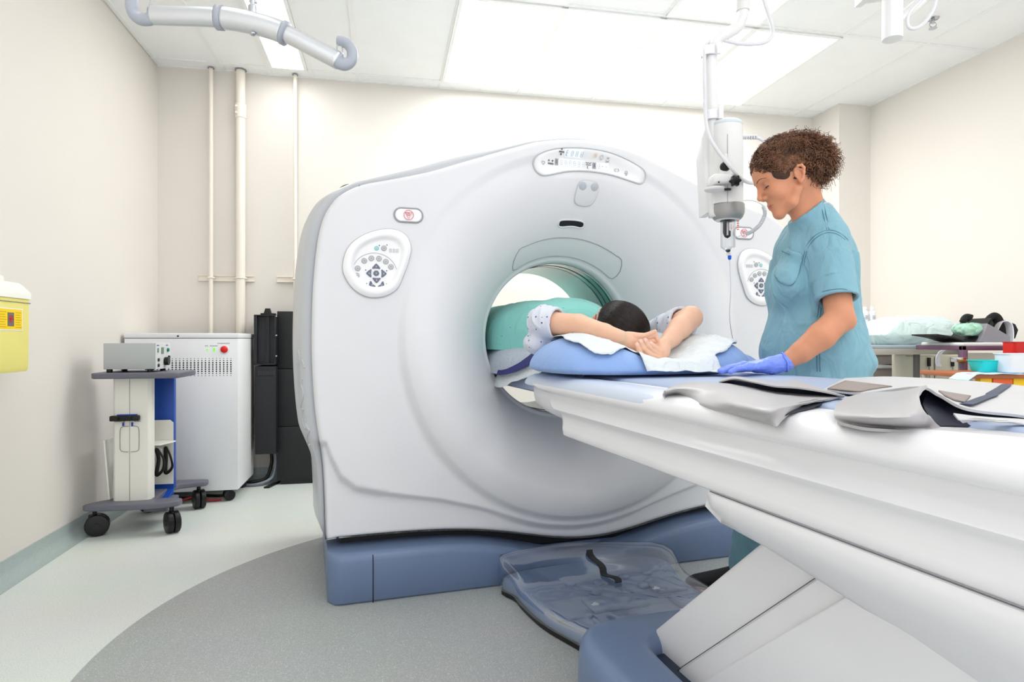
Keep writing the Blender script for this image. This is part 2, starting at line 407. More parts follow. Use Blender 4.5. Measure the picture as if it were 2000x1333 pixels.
def strip(u0, u1, z0, z1, name, m, parent, off=.0055):
    n = 12; return region([(u0+(u1-u0)*i/n, z0) for i in range(n)]+[(u1, z0+(z1-z0)*i/3) for i in range(3)]+[(u1-(u1-u0)*i/n, z1) for i in range(n)]+[(u0, z1-(z1-z0)*i/3) for i in range(3)], name, m, off, 4, None, parent, .0015, 1)[0]
s1 = strip(-.083, .0, 1.780, 1.809, 'height_readout', M_led, disp)
seg8(-.072, 1.794, .009, .018, 'adefg', 'digit', M_icon, s1)
for k in range(3): seg8(-.048+k*.022, 1.794, .009, .018, 'abcdefg', 'digit', M_digit, s1)
s2 = strip(-.103, .018, 1.742, 1.772, 'position_readout', M_led, disp)
for k in range(6): seg8(-.092+k*.0205, 1.757, .010, .018, 'abcdefg', 'digit', M_digit, s2)
for u in (-.115, .062):
    q = strip(u-.008, u+.008, 1.743, 1.770, 'sign_box', mat('sign_grey', (.68, .69, .71), .5), disp); seg8(u, 1.757, .006, .014, 'abcdefg', 'digit', M_icon, q)
s3 = strip(.073, .130, 1.740, 1.770, 'tilt_readout', M_led, disp)
seg8(.084, 1.755, .009, .018, 'abcdefg', 'digit', M_digit, s3)
for k in (0, 1): seg8(.101+k*.018, 1.755, .007, .012, 'g', 'digit', M_icon, s3)
def icon(u, z, lines, name, m, parent, sc=.01, off=.0065, t=.0009):
    vf = []
    for L in lines:
        P = [S(u+a*sc, z+b*sc, off) for a, b in L]; vf.append(tube(P, t, 4, 1, smooth=False))
    return part(name, J(*vf), m, parent, smooth=False)
circ = lambda r, n=14, a0=0, a1=360, cx=0, cz=0: [(cx+r*math.cos(math.radians(a0+(a1-a0)*i/n)), cz+r*math.sin(math.radians(a0+(a1-a0)*i/n))) for i in range(n+1)]
heart = [(0, -.8), (-.8, .1), (-.8, .6), (-.4, .8), (0, .4), (.4, .8), (.8, .6), (.8, .1), (0, -.8)]
icon(-.178, 1.745, [heart], 'heart_icon', M_icon, disp, .009)
icon(-.143, 1.752, [[(-1, -.3), (1, -.3)], [(-1, -.6), (1.1, -.6)], [(-.9, .5), (-.3, .5)], [(.3, .5), (.9, .5)], [(-.6, .8), (-.95, .5), (-.6, .2)], [(.6, .8), (.95, .5), (.6, .2)]], 'table_travel_icon', M_icond, disp, .013, t=.0012)
icon(-.100, 1.797, [[(-1, 0), (1, 0)], [(-1, -.25), (1.1, -.25)], [(0, .4), (0, .9)], [(-.3, .6), (0, 1), (.3, .6)], [(0, -.5), (0, -1)], [(-.3, -.7), (0, -1.1), (.3, -.7)]], 'table_height_icon', M_icond, disp, .012, t=.0012)
icon(.035, 1.757, [[(-1, 0), (1, 0)], circ(.7, 10, 40, 140), circ(.45, 10, 100, 260, 0, -.8), [(-1, .9), (-.6, .5)], [(1, .9), (.6, .5)]], 'tilt_icon', M_icond, disp, .013, t=.0012)
M_amber = mat('icon_amber', (.93, .80, .62), .5)
icon(.060, 1.795, [circ(.4)]+[[(.6*math.cos(a), .6*math.sin(a)), (.95*math.cos(a), .95*math.sin(a))] for a in [k*PI/4 for k in range(8)]], 'lamp_icon', M_amber, disp, .010)
icon(.090, 1.790, [[(.4*math.cos(a), .4*math.sin(a)), (1*math.cos(a), 1*math.sin(a))] for a in [k*PI/2+PI/4*0 for k in range(4)]]+[[(.4*s, .7*q), (.7*s, .4*q)] for s in (-1, 1) for q in (-1, 1)], 'centring_icon', M_icon, disp, .010)
icon(.121, 1.783, [circ(.8, 8, 200, 340, 0, .2), [(-.9, -.8), (.9, -.8)]]+[[(.3*k, .3), (.5*k, .9)] for k in (-1, 0, 1)], 'laser_icon', M_icon, disp, .010)
icon(.170, 1.745, [circ(.55, 10, 60, 300, -.5, 0), circ(.55, 10, 240, 480, .5, 0)], 'breath_icon', M_icon, disp, .010)
icon(.215, 1.735, [circ(.5, 12, 0, 360, 0, .4), circ(.8, 10, 200, 340, 0, .3), [(-.4, -.9), (.4, -.9)], [(-.3, -.5), (.3, -.5)]], 'body_icon', M_icon, disp, .010)
# patient-facing lamp pad and camera slot
pad = [(.0, 1.683), (.035, 1.688), (.072, 1.682), (.084, 1.66), (.075, 1.615), (.058, 1.592), (.03, 1.587), (-.004, 1.592), (-.018, 1.612), (-.013, 1.66)]
M_pad = mat('pad_grey', (.86, .865, .88), .4)
pd, PP = region(pad, 'breath_lamp', M_pad, .010, 6, lambda s: -.004*s**6); outline(PP, 'lamp_rim', M_ggrey, .003, .002, pd)
for u in (.008, .062):
    disk(u, 1.663, .017, 'face_symbol', mat('symbol_grey', (.73, .75, .79), .5), .0115, pd, h=.002)
    icon(u, 1.663, [[(-.9, 0), (-.2, .1)], circ(.5, 8, 190, 330)], 'symbol_mouth', M_pad, pd, .010, .0135)
slotp = [(-.068, 1.513), (-.058, 1.527), (0, 1.531), (.045, 1.526), (.056, 1.512), (.045, 1.502), (0, 1.506), (-.055, 1.501)]
sl, PS = region(slotp, 'camera_slot', M_dark, .003, 4); outline(PS, 'slot_rim', M_gwhite, .004, .002, sl)
# emergency stop pads
def stop_pad(u, z, n):
    P = [(u+(.028 if math.cos(a) > 0 else -.028)+.027*math.cos(a), z+.027*math.sin(a)) for a in [2*PI*(i+.5)/28 for i in range(28)]]
    b, Q = region(P, 'stop_button', M_pale, .005, 5, None, scan, .004, 1); outline(Q, 'button_rim', M_gcrease, .0038, .003, b)
    icon(u, z, [circ(1), [(-.7, .5), (.7, .5), (0, -.8), (-.7, .5)], circ(.25, 8, 0, 360, 0, .15)], 'stop_symbol', M_red, b, .019, .0075, .0011)
stop_pad(-.744, 1.490, 0); stop_pad(.83, 1.502, 1)
# control pods either side of the bore
POD = [(-.990, 1.25), (-.992, 1.30), (-.972, 1.355), (-.925, 1.398), (-.86, 1.425), (-.80, 1.430), (-.755, 1.410), (-.735, 1.365), (-.742, 1.315), (-.765, 1.25), (-.79, 1.198), (-.84, 1.168), (-.90, 1.165), (-.955, 1.195)]
def pod(mir):
    q = (lambda u: u) if mir > 0 else (lambda u: 2*UM-u)
    P0 = [(q(a), b) for a, b in POD]
    ph = lambda s: (.014*sstep(.66, .80, s)-.010*sstep(.88, 1.0, s)) if s > .6 else 0
    pn, PQ = region(P0, 'control_panel', M_pale, .004, 24, ph); outline(PQ, 'panel_rim', M_gcrease, .0018, .005, pn)
    mid = -.868
    B = lambda px, py: (q(-.990+(px-75)/1050*.257), 1.430-(py-110)/1080*.268)   # from the drawn layout of the keypad
    ar = [B(550+345*math.cos(a), 800+310*math.sin(a)) for a in [2*PI*i/48 for i in range(49)]]
    part('keypad_ring', tube([S(a, b, .0055) for a, b in ar[:-1]], .0008, 4, 1, closed=True, smooth=False), M_gcrease, pn)
    for (x, y) in ((690, 410), (385, 618), (495, 575), (612, 575), (720, 618), (800, 697), (285, 738), (270, 850)):
        u, z = B(x, y); b = disk(u, z, .0108, 'round_key', M_btn, .007, pn); icon(u, z, [circ(1, 16), [(-.4, 0), (.4, 0)], [(0, -.4), (0, .4)]], 'key_mark', M_icon, b, .0098, .0078, .0006)
    u, z = B(576, 415); disk(u, z, .009, 'teal_key', M_btnt, .007, pn)
    for cx, cy, sh_ in ((570, 700, 0), (460, 808, 1), (685, 808, 3), (575, 912, 2), (570, 805, 9), (325, 960, 5), (505, 985, 5), (650, 985, 6)):
        if sh_ == 9: pts = [(45*math.cos(2*PI*i/20), 42*math.sin(2*PI*i/20)) for i in range(20)]
        elif sh_ < 4:
            b0 = [(0, -45), (28, -22), (60, 20), (55, 36), (20, 32), (-20, 32), (-55, 36), (-60, 20), (-28, -22)]; a = -sh_*PI/2
            pts = [(x*math.cos(a)-y*math.sin(a), x*math.sin(a)+y*math.cos(a)) for x, y in b0]
            pts = [(x*math.cos(0), y) for x, y in pts]
        else:
            b0 = [(-30, -52), (-10, -48), (12, -8), (52, 18), (50, 32), (0, 45), (-38, 42), (-45, 0)]
            pts = b0 if sh_ == 5 else [(-x, y) for x, y in b0]
        u, z = B(cx, cy); kb, _ = region([B(cx+x, cy+y) for x, y in pts], 'arrow_key', M_btnd, .007, 3, None, pn, .004, 3)
        icon(u, z, [[(-.5, -.4), (.6, -.4)], [(-.3, 0), (.5, 0)], [(0, .1), (0, .6)]], 'key_mark', M_pale, kb, .006, .0078, .0005)
    for x, y in ((618, 370), (738, 357), (408, 760), (733, 760), (423, 970), (730, 967), (218, 800)):
        u, z = B(x, y); disk(u, z, .0022, 'indicator', M_dark, .0062, pn, 8)
    for k in range(3):
        u, z = B(792+k*55, 440); seg8(u, z, .007, .013, 'abcdefg', 'digit', M_digit, pn, .0055)
pod(1); pod(-1)
# laser-light cover over the bore rim
arc = [(.0, 0)]
A0, A1 = math.radians(52), math.radians(122)
lp = [(AX[0]+.380*math.cos(A0+(A1-A0)*i/16), AX[1]+.380*math.sin(A0+(A1-A0)*i/16)) for i in range(17)]+[(AX[0]+.385*math.cos(A1+.10), AX[1]+.385*math.sin(A1+.10)), (AX[0]+.42*math.cos(A1+.07), AX[1]+.42*math.sin(A1+.07))]+[(AX[0]+.452*math.cos(A1-.02-(A1-A0-.04)*i/16), AX[1]+.452*math.sin(A1-.02-(A1-A0-.04)*i/16)) for i in range(17)]+[(AX[0]+.42*math.cos(A0-.07), AX[1]+.42*math.sin(A0-.07)), (AX[0]+.385*math.cos(A0-.09), AX[1]+.385*math.sin(A0-.09))]
pc = part('laser_cover_seam', tube([S(a, b, .001) for a, b in lp], .0022, 6, 2, closed=True), M_gcrease, scan)
# carved hand-grip relief on the left flank
from mathutils.bvhtree import BVHTree
bvside = BVHTree.FromPolygons([tuple(v) for v in sideVF[0]], [tuple(f) for f in sideVF[1]])
def castp(bv, px, py, off):
    o = Vector((0, 0, CAMZ)); d = (at(px, py, 1.0)-o).normalized(); h = bv.ray_cast(o, d)
    return None if h[0] is None else h[0]+(h[1] if h[1].dot(d) < 0 else -h[1])*off
rl = []
for pp in ([(68, 130), (76, 150), (78, 190), (74, 215)], [(90, 190), (100, 212), (108, 240)], [(94, 300), (87, 340), (97, 370), (100, 400), (90, 440), (84, 470)], [(98, 480), (93, 520), (102, 580), (116, 600)], [(112, 545), (113, 570), (126, 595), (135, 610), (127, 630), (122, 660), (130, 690), (140, 692)]):
    P = [castp(bvside, 560+x/3.03, 640+y/3.03, .0) for x, y in pp]; P = [p for p in P if p]
    if len(P) > 2: rl.append(tube(P, .0045, 8, 5))
if rl: part('grip_relief', J(*rl), M_ggrey, scan)
# base
def btop(u): return .190-.118*math.exp(-((u-.03)/.36)**2)
bs = []
us = [-1.05+2.1*i/80 for i in range(81)]
for u in us:
    t = btop(u); e = min(u+1.05, 1.05-u)
    cd_ = .05-math.sqrt(max(0, .05**2-max(0, .05-e)**2)) if e < .05 else 0
    f0 = .0+cd_
    bs.append([G(u, f0+.012, 0), G(u, f0, .012), G(u, f0, t-.03), G(u, f0+.004, t-.012), G(u, f0+.014, t-.003), G(u, f0+.03, t), G(u, .15, t+.006), G(u, .17, max(t, .12)), G(u, .80, .14), G(u, .80, 0)])
part('base', loft(bs, True, True), M_base, scan, auto=50)
part('base_seam', tube([G(-.885, -.0015, z) for z in (.0, .08, .168)]+[G(-.885, .012, .180), G(-.885, .03, .1835), G(-.885, .14, .189)], .0018, 6, 2), M_dark, scan)
part('plinth', box(-1.0, 1.03, .14, .82, .10, .5, .01, fn=G), M_dark, scan, smooth=False)
# ---------------------------------------------------------------- patient table
tab = thing('patient_table', G(0, -1.5, 0), 'long white patient table on a slanted leg, running from near right into the scanner', 'table')
prof = [(.0, .872), (.20, .872), (.27, .874), (.315, .874), (.345, .868), (.358, .856), (.364, .842), (.3625, .830), (.352, .824), (.334, .818), (.335, .806), (.343, .792), (.356, .780), (.360, .775), (.356, .768), (.346, .762), (.343, .752), (.344, .735), (.349, .718), (.352, .70), (.348, .696), (.20, .694), (.0, .694)]
def dfr(z): return interp([(.694, -.60), (.705, -.585), (.73, -.572), (.76, -.555), (.775, -.53), (.79, -.46), (.83, -.40), (.845, -.33), (.88, -.30)], z)
full = [(u, z) for u, z in prof]+[(-u, z) for u, z in prof[-2:0:-1]]
DB = -3.3
sec = []
for t in [0, .004, .02, .05]+[.1+.9*i/16 for i in range(17)]:
    sec.append([G(u, dfr(z)+(DB-dfr(z))*t-(0 if t else 0), z+(.0 if t > .003 else 0)) for u, z in full])
first = [G(u*.97, dfr(z)+.008, z+(.782-z)*.03) for u, z in full]
part('table_body', loft([first]+sec, True, True), M_twhite, tab, auto=60)
# nose piece slipping into the bore
nz = [(.0, .850), (.29, .850), (.318, .842), (.330, .825), (.330, .80), (.322, .765), (.30, .735), (.26, .715), (.0, .712)]
nf = [(u, z) for u, z in nz]+[(-u, z) for u, z in nz[-2:0:-1]]
def shrink(k): return [(u, .70+.0+(z-.70)) if z > .78 else (u, z+(.78-z)*k) for u, z in nf]
ns = []
for d, k, su in ((-.225, .55, .93), (-.232, .42, .97), (-.25, .34, .99), (-.32, .15, 1), (-.40, .03, 1), (-.55, 0, 1), (-.75, 0, 1)):
    ns.append([G(u*su, d, z) for u, z in shrink(k)])
part('table_nose', loft(ns, True, True), M_twhite, tab, auto=70)
# rails along the cradle; its lavender side and reflection put into their colour
M_rail = mat('rail_reflection_lavender', (.80, .835, .90), .35, coat=.1)
M_mat = mat('mattress_blue', (.63, .69, .79), .55, bump=.06, bscale=160)
for s in (-1, 1):
    rp = [(.245, .850), (.25, .868), (.27, .878), (.33, .877), (.352, .868), (.362, .850), (.363, .838), (.34, .835)]
    rows = []
    for i in range(27):
        d = -.235-.93*i/26; e1 = min(1, (i+.4)/2); e2 = min(1, (26.4-i)/3); k = math.sqrt(max(0, 1-(1-min(e1, e2))**2))
        rows.append([G(s*(.30+(u-.30)*(.75+.25*k)), d, .842+(z-.842)*(.3+.7*k)) for u, z in rp])
    part('side_rail', loft(rows, True, True), M_rail, tab, auto=70)
# cradle: shallow trough reaching through the bore
cr_t = [(-.275, .835), (-.262, .848), (-.20, .838), (-.10, .828), (0, .825), (.10, .828), (.20, .838), (.262, .848), (.275, .835), (.27, .80), (.22, .782), (.0, .775), (-.22, .782), (-.27, .80)]
crd = part('cradle', loft([[G(u*k, d, z+.0) for u, z in cr_t] for d, k in ((1.25, .8), (1.22, .95), (1.1, 1), (.5, 1), (0, 1), (-.20, 1))], True, True), M_mat, tab, auto=60)
pdp = [(-.215, .852), (-.22, .866), (-.205, .880), (-.10, .884), (0, .885), (.10, .887), (.24, .893), (.30, .893), (.315, .880), (.31, .855)]
rows = []
for i in range(31):
    d = .15-3.2*i/30; e = min(i, 2)/2
    lift = interp([(-3.05, 0), (-.6, 0), (-.3, -.012), (.15, -.03)], d)
    rows.append([G(u*(.94+.06*e)*(1 if u < 0 else interp([(-1.5, 1), (-.3, .72), (.2, .7)], d)), d, z+lift) for u, z in pdp])
pad_ = part('mattress', loft(rows, True, True), M_mat, crd, auto=70)
M_strap = mat('strap_white', (.90, .91, .93), .5)
part('strap', loft([[G(u, d, z) for d, z in ((-.42, zz), (-.445, zz), (-.445, zz+.003), (-.42, zz+.003))] for u, zz in ((-.235, .848), (-.226, .868), (-.205, .8815), (-.12, .8835))], True, True), M_strap, crd, auto=50)
# under-shell of the lift
us_ = []
for d, zt, zc, zb, wt, wb in ((-1.335, .696, .690, .688, .335, .31), (-1.345, .696, .672, .655, .35, .33), (-1.37, .696, .66, .612, .355, .30), (-1.42, .696, .658, .595, .356, .275), (-1.55, .696, .657, .567, .356, .255), (-1.70, .696, .655, .535, .356, .235), (-1.95, .696, .652, .47, .356, .22), (-2.3, .696, .65, .40, .356, .21), (-2.9, .696, .648, .33, .356, .21)):
    h = [(0, zt), (wt-.012, zt), (wt, zt-.004), (wt+.001, (zt+zc)/2), (wt-.003, zc), (wt-.02, zc-.012-.1*(zc-zb)), (wb+.02+.3*(wt-wb), zb+.45*(zc-zb)), (wb+.008, zb+.012), (wb, zb+.002), (wb-.02, zb), (0, zb)]
    us_.append([G(u, d, z) for u, z in h]+[G(-u, d, z) for u, z in h[-2:0:-1]])
part('lift_shell', loft(us_, True, True), M_twhite, tab, auto=70)
part('shell_seam', tube([G(-.3545, d, .6958) for d in (-1.36, -1.6, -2.0, -2.5, -3.0)], 	.0011, 5, 1, smooth=False), mat('seam_grey', (.40, .40, .43), .5), tab)
# slanted leg
def legpoly(x0, x1, zt=.64, zb=.05):
    # front edge line passes (-1.315,.554) and (-.925,.214)
    ln = lambda z: -1.315+(z-.554)*(.39/-.34)
    return [(ln(zb)-x0, zb), (ln(zt)-x0, zt), (ln(zt)-x1, zt), (ln(zb)-x1, zb)]
part('leg', prism(legpoly(0, .80), -.22, .22, .018, 3, fn=lambda a, b, h: G(h, a, b)), M_twhite, tab, auto=40)
part('leg_cover', prism([(a, z) for a, z in legpoly(.185, .80, .62, .06)], -.232, -.20, .006, 3, fn=lambda a, b, h: G(h, a, b)), M_twhite, tab, auto=40)
part('leg_panel', prism([(a, z) for a, z in legpoly(.265, .80, .60, .07)], -.245, -.225, .006, 3, fn=lambda a, b, h: G(h, a, b)), M_twhite, tab, auto=40)
part('leg_seam', tube([G(-.2335, a-.002, z) for a, z in (legpoly(.183, .8, .58, .08)[1], legpoly(.183, .8, .58, .08)[0])], .0011, 5, 1, smooth=False), MATS['seam_grey'], tab)
# blue-grey foot of the table: a U round the leg, open to the back
def ushape(i, r):
    """u,d outline; i inset"""
    o = [(-.445+i, -3.0), (-.445+i, -1.10), (-.450+i, -.93), (-.415+i*.7, -.83-i*.7), (-.33, -.765-i), (.10, -.72-i), (.34, -.735-i), (.45-i*.7, -.80-i*.7), (.475-i, -.95), (.475-i, -3.0)]
    n = [(.27+i, -3.0), (.27+i, -1.02), (.25+i*.7, -.965+i*.7), (.05, -.955+i), (-.22, -.955+i), (-.255-i*.7, -.985+i*.3), (-.262-i, -1.02), (-.262-i, -3.0)]
    return o+n
rw = []
def topz(u, d): return .175-.030*sstep(-.95, -.70, d)*1.0+.0*u
for ins, z in ((.02, 0), (.004, .006), (0, .02), (0, .09), (.003, .155), (.010, .178), (.022, .194), (.040, .203), (.055, .205)):
    rw.append([G(u, d, z-(.03*sstep(-.86, -.74, d)*sstep(-.28, -.10, u)*(z/.205)*1.3)) for u, d in ushape(ins, 0)])
# smooth each ring a little by subdividing
V, F = loft(rw, True, False)
n = len(rw[0]); top = [len(V)-n+i for i in range(n)]
no = 10
def capU():
    f = []
    o = top[:10]; i = top[10:][::-1]     # both run left -> front -> right
    io = [0, 1, 2, 3, 4, 5, 6, 7, 8, 9]; ii = [0, 1, 2, 3, 3, 4, 5, 6, 6, 7]
    for a in range(9):
        q = [o[a], o[a+1], i[ii[a+1]], i[ii[a]]]
        if ii[a+1] == ii[a]: q = q[:3]
        f.append(tuple(q))
    return f
F += capU()
foot = part('foot', (V, F), M_base, tab)
md = foot.modifiers.new('round', 'SUBSURF'); md.levels = 2; md.render_levels = 2
M_navy = mat('foot_recess', (.15, .20, .28), .45)
part('foot_recess', prism([(-.268, -1.9), (-.268, -1.02), (-.245, -.968), (.02, -.945), (.24, -.952), (.275, -1.0), (.275, -1.9)], .02, .165, .004, 2, fn=lambda a, b, h: G(a, b, h)), M_navy, tab, auto=40)
part('foot_floor', prism([(-.215, -1.9), (-.215, -1.06), (.20, -.985), (.20, -1.9)], 0.165, .170, 0, fn=lambda a, b, h: G(a, b, h)), M_twhite, tab, smooth=False)
part('foot_seam', tube([G(-.21, -.80, .16), G(-.225, -.86, .183), G(-.25, -.93, .192), G(-.262, -.95, .192)], .0016, 5, 4), M_dark, tab)
# ---------------------------------------------------------------- pedal tray under clear cover
ped = thing('foot_pedal_tray', G(-.05, -.4, 0), 'blue-grey foot pedal tray with black rubber edge on the floor before the scanner', 'pedal tray')
def trayout(k=0):
    return [(-.34+k, -.03), (-.365+k, -.18), (-.36+k, -.32), (-.34+k, -.44), (-.30+k*.8, -.56+k*.5), (-.27+k*.4, -.66+k*.2), (-.23, -.69+k*.3), (.0, -.68+k*.3), (.24-k, -.66+k*.3), (.29-k, -.54), (.295-k, -.28), (.29-k, -.03)]
def ringU(P, z): return [G(p.x, p.y, z(p.x, p.y) if callable(z) else z) for p in cr([(a, b, 0) for a, b in P], 5, True)]
tz = lambda u, d: .052+.012*sstep(-.30, -.05, d)
part('rubber_edge', loft([ringU(trayout(.004), 0), ringU(trayout(-.004), .004), ringU(trayout(-.004), .020), ringU(trayout(.004), .022)], True, True), M_black, ped, auto=40)
tr = part('tray', loft([ringU(trayout(.006), .018), ringU(trayout(.0), .024), ringU(trayout(.002), lambda u, d: tz(u, d)-.012), ringU(trayout(.010), lambda u, d: tz(u, d)-.003), ringU(trayout(.022), tz), ringU([(a*.5, -.4+(b+.4)*.5) for a, b in trayout()], tz)], True, True), M_base, ped, auto=60)
for (u0, u1, d0, d1) in ((-.32, -.22, -.48, -.34), (-.21, -.06, -.62, -.50), (.12, .25, -.38, -.26), (.13, .25, -.56, -.42), (-.18, .04, -.46, -.34)):
    part('pedal', box(u0, u1, d0, d1, .048, .066, .008, 3, fn=G), M_base, ped)
for u, d in ((-.16, -.20), (-.05, -.22), (.07, -.20), (.18, -.19), (-.10, -.30), (.02, -.32), (.10, -.30)):
    part('pedal_stud', lathe([(.022, 0), (.022, .005), (.018, .010), (0, .0115)], G(u, d, .056), n=20), M_base, ped)
for k, (u, d) in enumerate(((-.16, -.42), (-.12, -.60), (.12, -.36), (.10, -.56))):
    sy = []
    for L in ([(-1, 0), (1, 0)], [(-.9, -.5), (.9, -.5)], [(-.3, .4), (.5, 1)], [(.5, 1), (.7, .4)]): sy.append(tube([G(u+a*.014, d+b*.012, .069) for a, b in L], .0022, 4, 1, smooth=False))
    part('pedal_symbol', J(*sy), mat('symbol_white', (.93, .94, .95), .5), ped, smooth=False)
cov = thing('clear_cover', G(-.05, -.4, .06), 'wrinkled clear plastic sheet over the foot pedal tray', 'cover')
M_clear = bpy.data.materials.new('clear_plastic'); M_clear.use_nodes = True; nt = M_clear.node_tree
b = nt.nodes['Principled BSDF']; nt.nodes.remove(b)
gl = nt.nodes.new('ShaderNodeBsdfGlossy'); gl.inputs['Roughness'].default_value = .08; tp = nt.nodes.new('ShaderNodeBsdfTransparent'); tp.inputs[0].default_value = (.95, .965, .99, 1)
mx = nt.nodes.new('ShaderNodeMixShader'); lw = nt.nodes.new('ShaderNodeLayerWeight'); lw.inputs['Blend'].default_value = .35
mth = nt.nodes.new('ShaderNodeMath'); mth.operation = 'MULTIPLY_ADD'; mth.inputs[1].default_value = .30; mth.inputs[2].default_value = .03
nt.links.new(lw.outputs['Fresnel'], mth.inputs[0]); nt.links.new(mth.outputs[0], mx.inputs[0]); nt.links.new(tp.outputs[0], mx.inputs[1]); nt.links.new(gl.outputs[0], mx.inputs[2])
nt.links.new(mx.outputs[0], nt.nodes['Material Output'].inputs[0])
from mathutils import noise
def cz(u, d):
    n = noise.noise(Vector((u*9, d*9, 1)))*.006+abs(noise.noise(Vector((u*22+d*9, d*20, 3))))*.006
    return .082+n+.075*sstep(-.26, -.03, d)*(1-.35*sstep(-.2, .35, u))
g1 = [ringU([(a*k, -.40+(b+.40)*k) for a, b in trayout(-.012)], (lambda kk: (lambda u, d: cz(u, d)-(.008 if kk > .99 else 0)))(k)) for k in [.02+.98*i/22 for i in range(23)]]
g1.append(ringU(trayout(-.016), lambda u, d: cz(u, d)-.03)); g1.append(ringU(trayout(-.014), .026))
co = part('sheet', loft(g1, True, False), M_clear, cov)
part('handle_strap', loft([[G(-.03+.028*s+.10*(-.14-d)+.01*math.sin(d*60), d, cz(0, d)+.006+.004*math.sin(d*40)) for s in (-.5, .5)]+[G(-.03+.028*s+.10*(-.14-d)+.01*math.sin(d*60), d, cz(0, d)+.009+.004*math.sin(d*40)) for s in (.5, -.5)] for d in [-.10-.22*i/16 for i in range(17)]], True, True), M_black, cov, auto=40)
# ---------------------------------------------------------------- back left: pipes, cabinets, trolley
def rx_at(px, y):
    k = (px-1000)/FPX; return (k*(RY+y*RC)-(RX-y*RS))/(RC-k*RS)
def rz_at(px, py, x, y): return CAMZ+(HY-py)/FPX*R(x, y, 0).y
def pipe(px, r, label, couple=None):
    x = rx_at(px, -.05); t = thing('wall_pipe', R(x, -.05, 0), label, 'pipe', 'pipes on the back wall')
    part('tube', lathe([(r, 0), (r, CEIL-.004)], R(x, -.05, 0), n=20), M_pipe, t)
    if couple:
        part('coupling', J(lathe([(r, 0), (r+.006, .004), (r+.006, .05), (r+.004, .052), (r+.004, .056), (r+.006, .058), (r+.006, .10), (r, .104)], R(x, -.05, couple), n=20), cyl(R(x-.02, -.05-r-.012, couple+.03), R(x-.02, -.05-r+.004, couple+.03), .008), cyl(R(x-.02, -.05-r-.012, couple+.075), R(x-.02, -.05-r+.004, couple+.075), .008)), M_pipe, t, auto=40)
    part('ceiling_collar', lathe([(r+.007, 0), (r+.007, .004), (r, .004), (r, 0)], R(x, -.05, CEIL-.010), n=24), M_gcrease, t)
    for s in (0,): part('pipe_clamp', tube([R(x-r-.004, -.018, 1.432), R(x-r-.004, -.055, 1.432), R(x, -.052-r, 1.432), R(x+r+.004, -.055, 1.432), R(x+r+.004, -.018, 1.432)], .006, 8, 4), M_pipe, t)
    return x
x1 = pipe(412, .0145, 'thin cream pipe nearest the left corner of the room'); x2 = pipe(470, .031, 'thick cream pipe with a coupling, between two thin ones', 2.555); x3 = pipe(576.5, .013, 'thin cream pipe rising just left of the scanner')
for (xa, xb, lb) in ((rx_at(387, -.01), rx_at(497, -.01), 'cream channel rail clamping the two pipes nearest the corner'), (rx_at(541, -.01), rx_at(600, -.01), 'short cream channel rail behind the thin pipe beside the scanner')):
    o = part('channel_rail', J(box(xa, xb, -.018, -.001, 1.448, 1.454, .001, 1, fn=R), box(xa, xb, -.018, -.001, 1.412, 1.418, .001, 1, fn=R), box(xa, xb, -.006, -.001, 1.415, 1.45, fn=R)), M_pipe, auto=30)
    tag(o, lb, 'rail', 'pipe rails on the back wall')
# white electrical cabinet
M_cab = mat('cabinet_white', (.95, .955, .965), .38, bump=.04, bscale=500)
cab = thing('power_cabinet', R(.34, -.40, 0), 'white metal power cabinet on casters with a red button and rows of vent holes', 'cabinet')
CX0, CX1, CY0, CY1 = .02, .658, -.627, -.16
part('cabinet_body', box(CX0, CX1, CY0, CY1, .075, 1.008, .004, 2, fn=R), M_cab, cab, auto=40)
part('top_lid', box(CX0-.002, CX1+.002, CY0-.003, CY1, 1.010, 1.040, .004, 2, fn=R), M_cab, cab, auto=40)
part('lid_gap', box(CX0+.003, CX1-.003, CY0+.003, CY1-.003, 1.006, 1.012, fn=R), M_dark, cab, smooth=False)
def rdisk(x, y, z, r, t=.004, n=18): return cyl(R(x, y+.001, z), R(x, y-t, z), r, n)
hol = []
hx0, hx1 = rx_at(322, CY0), rx_at(451, CY0); sp = (hx1-hx0)/18
for k in range(24):
    for j in range(9):
        x = hx1-sp*k; z = rz_at(440, 700.5+j*4.15, hx1, CY0); r = .0048 if j not in (0, 1, 7, 8) else (.0036 if j in (1, 7) else .0026)
        c = R(x, CY0-.0006, z); n = 8; hol.append(([c]+[R(x+r*math.cos(2*PI*i/n), CY0-.0006, z+r*math.sin(2*PI*i/n)) for i in range(n)], [(0, i+1, (i+1) % n+1) for i in range(n)]))
part('vent_holes', J(*hol), M_dark, cab, smooth=False)
bx, bz = rx_at(438, CY0), rz_at(438, 683, .6, CY0)
rb = part('red_button', lathe([(.0, .016), (.012, .015), (.020, .010), (.022, .004), (.022, 0)], R(bx, CY0, bz), R(0, -1, 0)-R(0, 0, 0), 28), mat('button_red', (.90, .13, .13), .3), cab)
part('button_collar', lathe([(.022, .004), (.028, .003), (.030, 0)], R(bx, CY0, bz), R(0, -1, 0)-R(0, 0, 0), 28), M_cab, cab)
M_green = mat('led_green', (.45, .95, .25), .4, emit=.8)
part('indicator_light', rdisk(rx_at(405, CY0), CY0, bz, .005), M_green, cab)
part('indicator_light', J(rdisk(rx_at(418.5, CY0), CY0, bz-.004, .006), rdisk(rx_at(418.5, CY0), CY0, bz+.004, .006)), M_green, cab)
